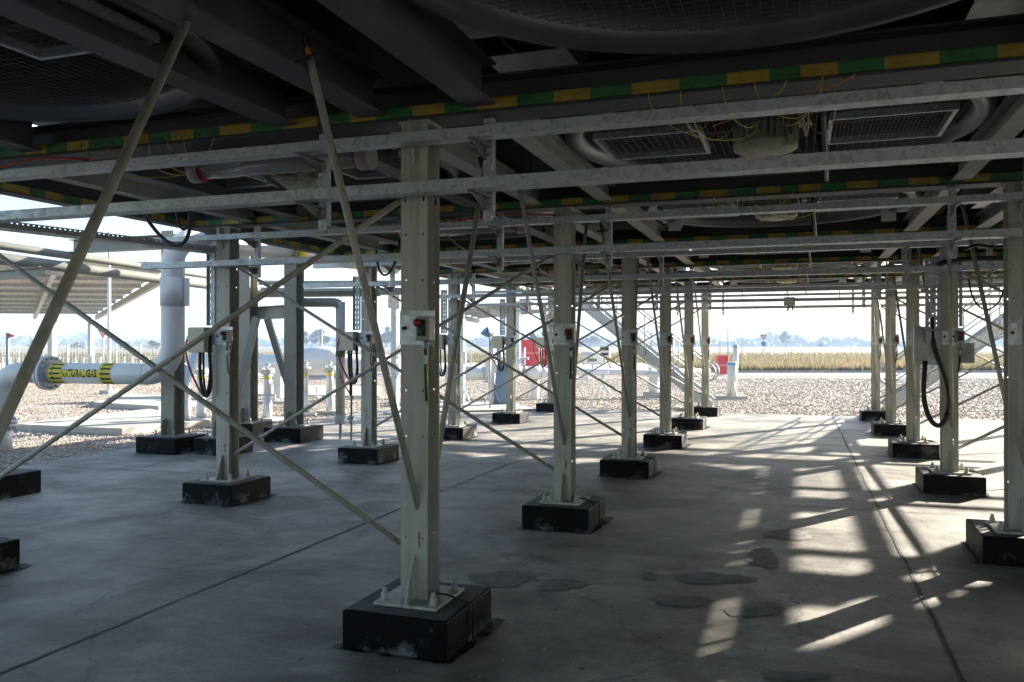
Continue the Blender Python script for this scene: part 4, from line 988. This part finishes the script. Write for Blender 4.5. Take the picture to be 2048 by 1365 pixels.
cn = [atz(-620, 30, 4.75), atz(350, 30, 4.55), atz(192, 56, 3.75), atz(-300, 56, 3.85)]
canopy('steel_canopy', 'large open steel canopy with a pale sheet roof at the far left', cn, [(atz(105, 40, 4.1), .14), (atz(182, 56, 3.5), .15), (atz(-200, 40, 4.1), .14)], npur=9, nraf=5)
cn = [atz(905, 46, 3.55), atz(1060, 46, 4.05), atz(1110, 58, 4.0), atz(960, 58, 3.55)]
canopy('steel_canopy', 'small pale canopy over the valves between the left and middle rows', cn, [(atz(925, 46, 3.4), .1), (atz(1036, 47, 3.8), .13), (atz(1095, 57, 3.8), .1)], npur=4, nraf=3)
# lightning rods on canopy and poles
for px, py0, py1, d, nm in ((101, 530, 455, 33, 'nearest the left edge'), (290, 535, 470, 33, 'near the white riser')):
    g = atz(px, d, 4.6); t = thing('lightning_rod', f'thin tripod lightning rod on the canopy roof, {nm}', 'lightning rod', g, 0, 'lightning rods on the canopy')
    MB().tube([(0, 0, 0), (0, 0, 2.2)], .018, 6).build('rod', M['white'], t)
    for q in (.3, 2.4, 4.5): MB().tube([(0, 0, .75), (.45*math.cos(q), .45*math.sin(q), 0)], .015, 6).build('leg', M['white'], t)
def pole(px, pyb, d, h_, r, label, name='mast', cat='mast', group='thin masts in the yard', m='white'):
    g = W(px, 690, d); g.z = -.03; t = thing(name, label, cat, g, 0, group)
    MB().tube([(0, 0, 0), (0, 0, h_)], r, 10, True, r*.7).build('shaft', M[m], t); MB().box(-.2, .2, -.2, .2, -.02, .12).build('base', M['padconc'], t); return t
pole(218, 787, 27.5, 5.4, .065, 'white pole standing on a pad in front of the large canopy')
pole(683, 740, 55, 5.2, .08, 'white mast behind the vertical pipe with the green band')
pole(644, 740, 55, 3.0, .04, 'thin white wind gauge mast left of the taller mast')
pole(1440, 750, 95, 6.0, .05, 'thin pale mast above the red cabinet, left one')
pole(1456, 750, 75, 6.6, .06, 'thin pale mast above the red cabinet, tallest one')
pole(1484, 750, 95, 6.3, .05, 'thin pale mast right of the white vent post')
t = pole(15, 740, 40, 2.2, .09, 'grey post with a small red flag at the left edge of the yard', 'flag_post', 'post', None, 'bluegrey')
MB().add([(.05, 0, 2.2), (.5, 0, 2.05), (.05, 0, 1.95), (.05, .02, 2.2), (.5, .02, 2.05), (.05, .02, 1.95)], [(0, 1, 2), (5, 4, 3), (0, 3, 4, 1), (1, 4, 5, 2), (2, 5, 3, 0)]).build('flag', M['redpaint'], t)
# give way signs
def sign(px, pyc, d, label, blue=False, s=.45):
    g = W(px, 690, d); g.z = -.03; zc_ = H+(690-pyc)/F*d; t = thing('give_way_sign', label, 'road sign', g, TH, 'give way signs')
    MB().tube([(0, .03, 0), (0, .03, zc_+.3)], .03, 8).build('post', M['galv'], t)
    tri = lambda q: [(-q, q*.577*1.0), (q, q*.577*1.0), (0, -q*1.155)]
    MB().prism([(x, z+zc_) for x, z in tri(s)], .02, Matrix.Translation((0, -.02, 0))).build('sign_plate', M['redpaint'], t)
    MB().prism([(x, z+zc_) for x, z in tri(s*.62)], .01, Matrix.Translation((0, -.032, 0))).build('sign_centre', M['signface'], t)
    if blue:
        m_ = Matrix.Translation((0, -.01, zc_-s*2.2)) @ Matrix.Rotation(math.pi/2, 4, 'X'); MB().lathe([(0, 0), (s*.75, 0), (s*.75, .02), (0, .02)], 24, m_, False).build('blue_disc', M['blueband'], t)
sign(206, 663, 44, 'red and white give way sign left of the white riser pipe', s=.3)
sign(1527, 673, 75, 'give way sign with a round blue sign below it before the field', True, s=.3)
# fences
def fence(px0, px1, d, h_, label, n, rail=True, mesh=True, m='white'):
    a, b = W(px0, 690, d), W(px1, 690, d); a.z = b.z = 0; t = thing('yard_fence', label, 'fence', a); L = (b-a).length; mt = beam_mtx(Vector((0, 0, 0)), b-a)
    for i in range(n+1):
        x = L*i/n; MB().box(x-.04, x+.04, -.04, .04, -.05, h_, mt).build('fence_post', M[m], t)
    r = MB()
    if rail: r.box(0, L, -.03, .03, h_-.06, h_, mt).box(0, L, -.02, .02, h_*.1, h_*.1+.04, mt)
    r.v and r.build('fence_rail', M[m], t)
    if mesh:
        w_ = MB(); k = 0; x = 0
        while x < L: w_.box(x-.008, x+.008, -.008, .008, 0, h_-.07, mt); x += .22
        for z in [h_*.25*j for j in range(1, 4)]: w_.box(0, L, -.008, .008, z, z+.016, mt)
        w_.build('fence_mesh', M['galvdull'], t)
fence(-60, 330, 62, 1.65, 'pale mesh fence along the yard behind the large canopy', 8, False)
fence(-60, 330, 48, .95, 'low white railing in front of the mesh fence at the left', 24, True, False)
fence(600, 985, 60, 1.5, 'pale mesh fence behind the white vessel', 9, True)
# red containers
def cab(px0, px1, pyt, pyb, d, dep, label, group=None):
    a, b = W(px0, pyb, d), W(px1, pyb, d); w_ = (b-a).length; c = (a+b)/2; zt = H+(690-pyt)/F*d; zb = max(-.03, H+(690-pyb)/F*d); c.z = 0
    t = thing('red_cabinet', label, 'cabinet', c, TH, group)
    MB().box(-w_/2, w_/2, 0, dep, zb, zt).build('cabinet_body', M['redpaint'], t, bevel=.015)
    MB().box(-w_/2+.03, w_/2-.03, -.012, -.001, (zb+zt)/2-.012, (zb+zt)/2+.012).build('door_seam', M['signface'], t)
    MB().box(w_/2-.1, w_/2-.07, -.03, -.013, (zb+zt)/2+.1, (zb+zt)/2+.22).build('door_handle', M['black'], t)
cab(1437, 1457, 711, 750, 43.2, .7, 'small red fire cabinet beside the white vent post')
cab(1040, 1078, 680, 733, 50, 2.0, 'large red container seen between the left and middle rows')
cab(1085, 1100, 698, 730, 50, 1.2, 'narrow red container to the right of the large one')
# vent posts
g = G(1464, 796); t = thing('vent_post', 'thick white vent post with a blue band on a stone base', 'vent post', g)
MB().tube([(0, 0, 0), (0, 0, 1.08)], .145, 22).build('post', M['offwhite'], t); MB().tube([(0, 0, .99), (0, 0, 1.05)], .149, 22).build('blue_band', M['blueband'], t)
MB().box(-.5, .42, -.3, .3, -.05, .07, Matrix.Rotation(.3, 4, 'Z')).build('base_slab', M['padconc'], t, bevel=.02)
MB().tube([(.05, -.15, .5), (.12, -.28, .07)], .03, 8).build('stay', M['offwhite'], t)
g = G(1471, 786); t = thing('vent_post', 'taller slim white vent post with a blue band behind the thick one', 'vent post', g)
MB().tube([(0, 0, 0), (0, 0, 1.6)], .085, 18).build('post', M['offwhite'], t); MB().tube([(0, 0, 1.5), (0, 0, 1.57)], .089, 18).build('blue_band', M['blueband'], t); MB().tube([(0, 0, 1.6), (0, 0, 1.7)], .02, 8).build('tip', M['galv'], t)

# ------------------------------------------------------------------ stairs at the far end
def stair(x0, y0, sgn, label, run=3.75, rise=3.05, wd=.95):
    t = thing('steel_stair', label, 'stairs', (x0, y0, 0), 0, 'steel stairs at the far end'); n = 15
    ang = math.atan2(rise, run)
    for yy in (0, wd):
        a = Vector((0, yy, .03)); b = Vector((sgn*run, yy, rise)); m = beam_mtx(a, b); L = (b-a).length
        st = MB().box(0, L, -.006, .006, -.02, .22, m).box(0, L, -.03, .03, .22, .235, m).box(0, L, -.03, .03, -.035, -.02, m)
        st.build('stringer', M['galv'], t)
    for i in range(n):
        x = sgn*run*(i+.5)/n; z = .1+rise*(i+.5)/n; MB().box(*sorted((x-.13, x+.13)), .01, wd-.01, z, z+.035).build('tread', M['galvdull'], t)
    for yy in (-.02, wd+.02):
        h_ = .95; hr = MB()
        for off, rr in ((h_, .021), (h_*.5, .016)):
            p0 = Vector((0, yy, .2+off)); p1 = Vector((sgn*run, yy, rise+.1+off)); hr.tube([p0, p1], rr, 8)
        for i in range(6):
            f = i/5*.96+.02; x = sgn*run*f; z = rise*f+.1; hr.tube([(x, yy, z), (x, yy, z+.1+h_)], .018, 8)
        c = Vector((0, yy, .2+h_*.75)); hr.tube(arc(c, h_*.25, math.pi/2, -math.pi/2, (-sgn, 0, 0), (0, 0, 1), 10), .021, 8)
        hr.build('handrail', M['galv'], t)
    MB().box(*sorted((sgn*run, sgn*(run+1.2))), 0, wd, rise-.02, rise+.03).build('landing', M['galvdull'], t)
    return t
stair(-2.15, 21.0, -1, 'galvanised steel stair climbing to the left behind the middle row')
stair(2.05, 21.0, 1, 'galvanised steel stair climbing to the right behind the right row')
# deck end railings / walkway at far end
t = thing('end_walkway', 'thin railing and conduits along the far end of the deck', 'railing', (0, RY(5)+.6, 0))
MB().tube([(-5.9, 0, 2.98), (5.4, 0, 2.98)], .03, 8).tube([(-5.9, .5, 2.86), (5.4, .5, 2.86)], .02, 8).build('rail', M['galv'], t)
for x in (-4.5, -3, -1.2, -.2, .9, 2.4): MB().tube([(x, 0, 2.98), (x, 0, 2.6)], .014, 6).build('dropper', M['galvdull'], t)
# small junction on far tray
t = thing('tray_box', 'small pale box on the farthest tray above the open end', 'junction box', (-.15, RY(5)-.32, 2.45)); MB().box(-.12, .12, -.06, .06, 0, .18).build('box_body', M['boxgrey'], t, bevel=.01); MB().tube([(0, 0, 0), (-.05, 0, -.12)], .02, 6).tube([(.05, 0, 0), (.07, 0, -.1)], .02, 6).build('cable_gland', M['black'], t)

t = thing('added_shade_container', 'added grey container right of the deck, out of view, shading the floor', 'container', (7.3, 8.2, 0))  # added container, out of view, keeps sun off the near right floor
MB().box(-1.2, 1.2, -4.2, 5.35, .12, 3.5).build('container_wall', M['boxgrey'], t, bevel=.02)
MB().box(-1.27, 1.27, -4.27, 5.42, 3.503, 3.56).build('container_roof', M['galvdull'], t)
MB().box(-1.1, 1.1, -4.1, 5.25, -.04, .118).build('container_base', M['padconc'], t)
dr_ = MB().box(-1.23, -1.202, -1.0, 0, .2, 2.3).build('container_door', M['beamlt'], t); MB().box(-1.27, -1.232, -.9, -.86, 1.1, 1.25).build('door_handle', M['black'], dr_)
# a few stones kicked onto the slab edge
rnd = random.Random(12); mb = MB()
for i in range(420):
    e = rnd.random()
    if e < .55: x, y = SLX0+abs(rnd.gauss(0, .35)), rnd.uniform(5, SLY1)
    else: x, y = rnd.uniform(SLX0, SLX1), SLY1-abs(rnd.gauss(0, .3))
    s_ = rnd.uniform(.006, .018); a = rnd.uniform(0, 3); ca, sa = math.cos(a)*s_, math.sin(a)*s_
    mb.add([(x+ca, y+sa, .003), (x-sa, y+ca, .003), (x-ca, y-sa, .003), (x+sa, y-ca, .003), (x, y, .003+s_)], [(0, 1, 4), (1, 2, 4), (2, 3, 4), (3, 0, 4)])
for i in range(160):
    g = G(rnd.uniform(0, 2048), 900+rnd.random()**.7*460); s_ = rnd.uniform(.003, .008); x, y = g.x, g.y
    mb.add([(x+s_, y, .003), (x, y+s_, .003), (x-s_, y, .003), (x, y-s_, .003), (x, y, .003+s_)], [(0, 1, 4), (1, 2, 4), (2, 3, 4), (3, 0, 4)])
props(mb.build('scattered_grit', M['rock']), 'small stones and grit scattered on the concrete slab', 'grit', None, 'stuff')
# ------------------------------------------------------------------ loose stones, grass
def stones():
    rnd = random.Random(5); V = []; Fc = []
    base = [(1,0,0),(0,1,0),(-1,0,0),(0,-1,0),(0,0,.8),(0,0,-.8)]
    fc = [(0,1,4),(1,2,4),(2,3,4),(3,0,4),(1,0,5),(2,1,5),(3,2,5),(0,3,5)]
    def inslab(x, y): return SLX0-.02 < x < SLX1 and -14 < y < SLY1+.02
    n = 0
    while n < 85000:
        u = rnd.uniform(-.66, .64); d = 8+ (rnd.random()**1.35)*32
        p = FW*d+RT*(u*d)
        if inslab(p.x, p.y): continue
        s = rnd.uniform(.009, .023)*(1+d/70); sx, sy, sz = s*rnd.uniform(.7, 1.4), s*rnd.uniform(.7, 1.2), s*rnd.uniform(.5, .9); a = rnd.uniform(0, 6.28); ca, sa = math.cos(a), math.sin(a); tl = rnd.uniform(-.4, .4)
        o = len(V)
        for bx, by, bz in base:
            bx *= rnd.uniform(.8, 1.2); by *= rnd.uniform(.8, 1.2); X, Y, Z = bx*sx, by*sy, bz*sz+bx*sx*tl
            V.append((p.x+X*ca-Y*sa, p.y+X*sa+Y*ca, -.03+sz*.4+Z))
        Fc += [tuple(i+o for i in f) for f in fc]; n += 1
    me = bpy.data.meshes.new('gravel_stones'); me.from_pydata(V, [], Fc); me.materials.append(M['rock']); o = bpy.data.objects.new('gravel_stones', me); C.objects.link(o)
    props(o, 'loose pale gravel stones around the slab', 'gravel', None, 'stuff')
stones()
def grass():
    rnd = random.Random(9); V = []; Fc = []
    for i in range(42000):
        d = 48.3+(rnd.random()**2)*90; u = rnd.uniform(-.1, .66) if d < 75 else rnd.uniform(-.66, .66)
        if d < 75 and u*d < 11.8: continue
        p = FW*d+RT*(u*d); h_ = rnd.uniform(.15, .6)*(1 if rnd.random() < .9 else 1.4); w_ = rnd.uniform(.02, .06)*(1+d/80); a = rnd.uniform(0, 3.14); dx, dy = math.cos(a)*w_, math.sin(a)*w_; lx, ly = rnd.uniform(-.2, .2), rnd.uniform(-.2, .2)
        o = len(V); V += [(p.x-dx, p.y-dy, -.05), (p.x+dx, p.y+dy, -.05), (p.x+lx+dx*.3, p.y+ly+dy*.3, h_)]; Fc.append((o, o+1, o+2))
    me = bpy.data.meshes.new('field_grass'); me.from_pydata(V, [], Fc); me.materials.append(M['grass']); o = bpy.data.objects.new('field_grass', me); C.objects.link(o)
    props(o, 'tall dry grass of the field beyond the road', 'grass', None, 'stuff')
grass()
# ------------------------------------------------------------------ trees
def tree(loc, h_, w_, seed, label, group, m='leaf', nl=1500):
    rnd = random.Random(seed); t = thing('broadleaf_tree', label, 'tree', loc, 0, group)
    tr = MB(); tr.tube([(0, 0, -.1), (.1, 0, h_*.25), (0, .1, h_*.5), (.1, 0, h_*.8)], h_*.03, 8, True, h_*.008)
    for k in range(7):
        q = rnd.uniform(0, 6.28); z = h_*rnd.uniform(.25, .6); L = w_*rnd.uniform(.25, .45); tr.tube([(0, 0, z), (math.cos(q)*L*.5, math.sin(q)*L*.5, z+h_*.12), (math.cos(q)*L, math.sin(q)*L, z+h_*.2)], h_*.012, 6, True, h_*.004)
    tr.build('trunk', M['bark'], t)
    cr = MB(); cl = []
    for k in range(22):
        q = rnd.uniform(0, 6.28); f = rnd.uniform(.15, 1); z = h_*(.28+.66*f); R = w_*.5*math.sin(math.pi*min(.95, .25+.72*f))**.6*rnd.uniform(.3, 1); cl.append((math.cos(q)*R, math.sin(q)*R, z, w_*rnd.uniform(.10, .2)))
    for i in range(nl):
        cx, cy, cz, cr_ = rnd.choice(cl); v = Vector((rnd.gauss(0, 1), rnd.gauss(0, 1), rnd.gauss(0, .8))).normalized()*cr_*rnd.random()**.4
        p = Vector((cx, cy, cz))+v; s = h_*rnd.uniform(.012, .028); a = Vector((rnd.uniform(-1, 1), rnd.uniform(-1, 1), rnd.uniform(-1, 1))).normalized()*s; b = a.orthogonal().normalized()*s
        cr.add([p-a-b, p+a-b, p+a+b, p-a+b], [(0, 1, 2, 3)])
    cr.build('crown', M[m], t)
TG = 'hazy trees beyond the field'
rnd = random.Random(77)
def tat(px, pyt, d, wpx, seed, label, m='leaf'):
    g = W(px, 690, d); g.z = -.1; tree(g, H+(690-pyt)/F*d, wpx/F*d, seed, label, TG, m)
tat(1571, 664, 420, 27, 1, 'lone round hazy tree in the field right of the blue round sign')
tat(1641, 690-3, 350, 12, 2, 'small hazy bush in the field right of the lone round tree')
tat(1180, 672, 330, 44, 3, 'hazy tree behind the gauge head between the middle columns')
tat(1155, 680, 330, 30, 4, 'lower hazy tree left of the one behind the gauge head')
tat(772, 655, 300, 34, 5, 'hazy tree just left of the nearest middle column')
tat(738, 662, 310, 32, 6, 'hazy tree left of the tallest tree by the nearest middle column')
tat(640, 658, 300, 36, 7, 'hazy tree behind the wind gauge mast')
tat(612, 664, 310, 30, 8, 'hazy tree right of the inverted V brace')
tat(480, 672, 320, 36, 9, 'hazy tree behind the second left column')
tat(305, 682, 210, 30, 10, 'small dry tree beyond the fence beside the white riser pipe', 'leaf2')
tat(250, 684, 210, 26, 11, 'small dry tree beyond the fence right of the give way sign', 'leaf2')
tat(70, 682, 220, 30, 12, 'small dry tree beyond the fence near the left edge', 'leaf2')
tat(155, 684, 230, 26, 13, 'small dry tree beyond the fence behind the canopy post', 'leaf2')
tat(1065, 664, 180, 26, 14, 'tree behind the large red container', 'leaf2')
# far tree belt (mass)
def belt():
    rnd = random.Random(4); mb = MB()
    for i in range(9000):
        d = rnd.uniform(620, 900); px = rnd.uniform(-250, 2300); hmax = (6+3*math.sin(px*.013)+2.5*math.sin(px*.041+1)+2*math.sin(px*.11+2))*(d/800); 
        g = W(px, 690, d); z = rnd.random()*max(3, hmax); s = rnd.uniform(1.0, 2.6)
        a = Vector((rnd.uniform(-1, 1), rnd.uniform(-1, 1), rnd.uniform(-.6, .6))).normalized()*s; b = Vector((0, 0, 1)).cross(a).normalized()*s*.3+Vector((0, 0, s)); p = Vector((g.x, g.y, z))
        mb.add([p-a-b*.6, p+a-b*.6, p+a+b*.6, p-a+b*.6], [(0, 1, 2, 3)])
    props(mb.build('distant_wood', M['leaf']), 'far hazy belt of woodland along the horizon', 'woodland', None, 'stuff')
belt()
# hills
def hills():
    mb = MB(); n = 160; rows_ = 8; vs = []
    for j in range(rows_+1):
        for i in range(n+1):
            px = -900+i*(3900/n); d = 950+j*70; f = math.sin(math.pi*min(1, j/rows_*.5+.0))
            base = 62+24*math.sin(px*.0021+2.1)+12*math.sin(px*.0063)+6*math.sin(px*.017+1)+3*math.sin(px*.05)
            if px > 850: base += 34*min(1, (px-850)/400)*(1 if px < 1650 else max(.3, 1-(px-1650)/700))
            hh = base*f+20*f*math.sin(i*.5+j); p = W(px, 690, d); vs.append((p.x, p.y, min(45, -8+max(0, hh)*(d/3600)*(1.1))))
    mb.add(vs, [(j*(n+1)+i, j*(n+1)+i+1, (j+1)*(n+1)+i+1, (j+1)*(n+1)+i) for j in range(rows_) for i in range(n)], True)
    mb.build('hills', M['hill'])['kind'] = 'structure'
hills()
# ------------------------------------------------------------------ haze
HAZE = .0010
hm = bpy.data.materials.new('haze'); hm.use_nodes = True; N = hm.node_tree.nodes; N.remove(N['Principled BSDF'])
pv = N.new('ShaderNodeVolumePrincipled'); pv.inputs['Color'].default_value = (.58, .75, 1, 1); pv.inputs['Density'].default_value = HAZE; pv.inputs['Anisotropy'].default_value = 0
hm.node_tree.links.new(pv.outputs[0], N['Material Output'].inputs['Volume'])
hz = MB().box(-2600, 2600, -60, 3200, -9.5, 48).build('haze', hm); hz['kind'] = 'stuff'
hz['label'] = 'thin pale haze over the plain'; hz['category'] = 'haze'
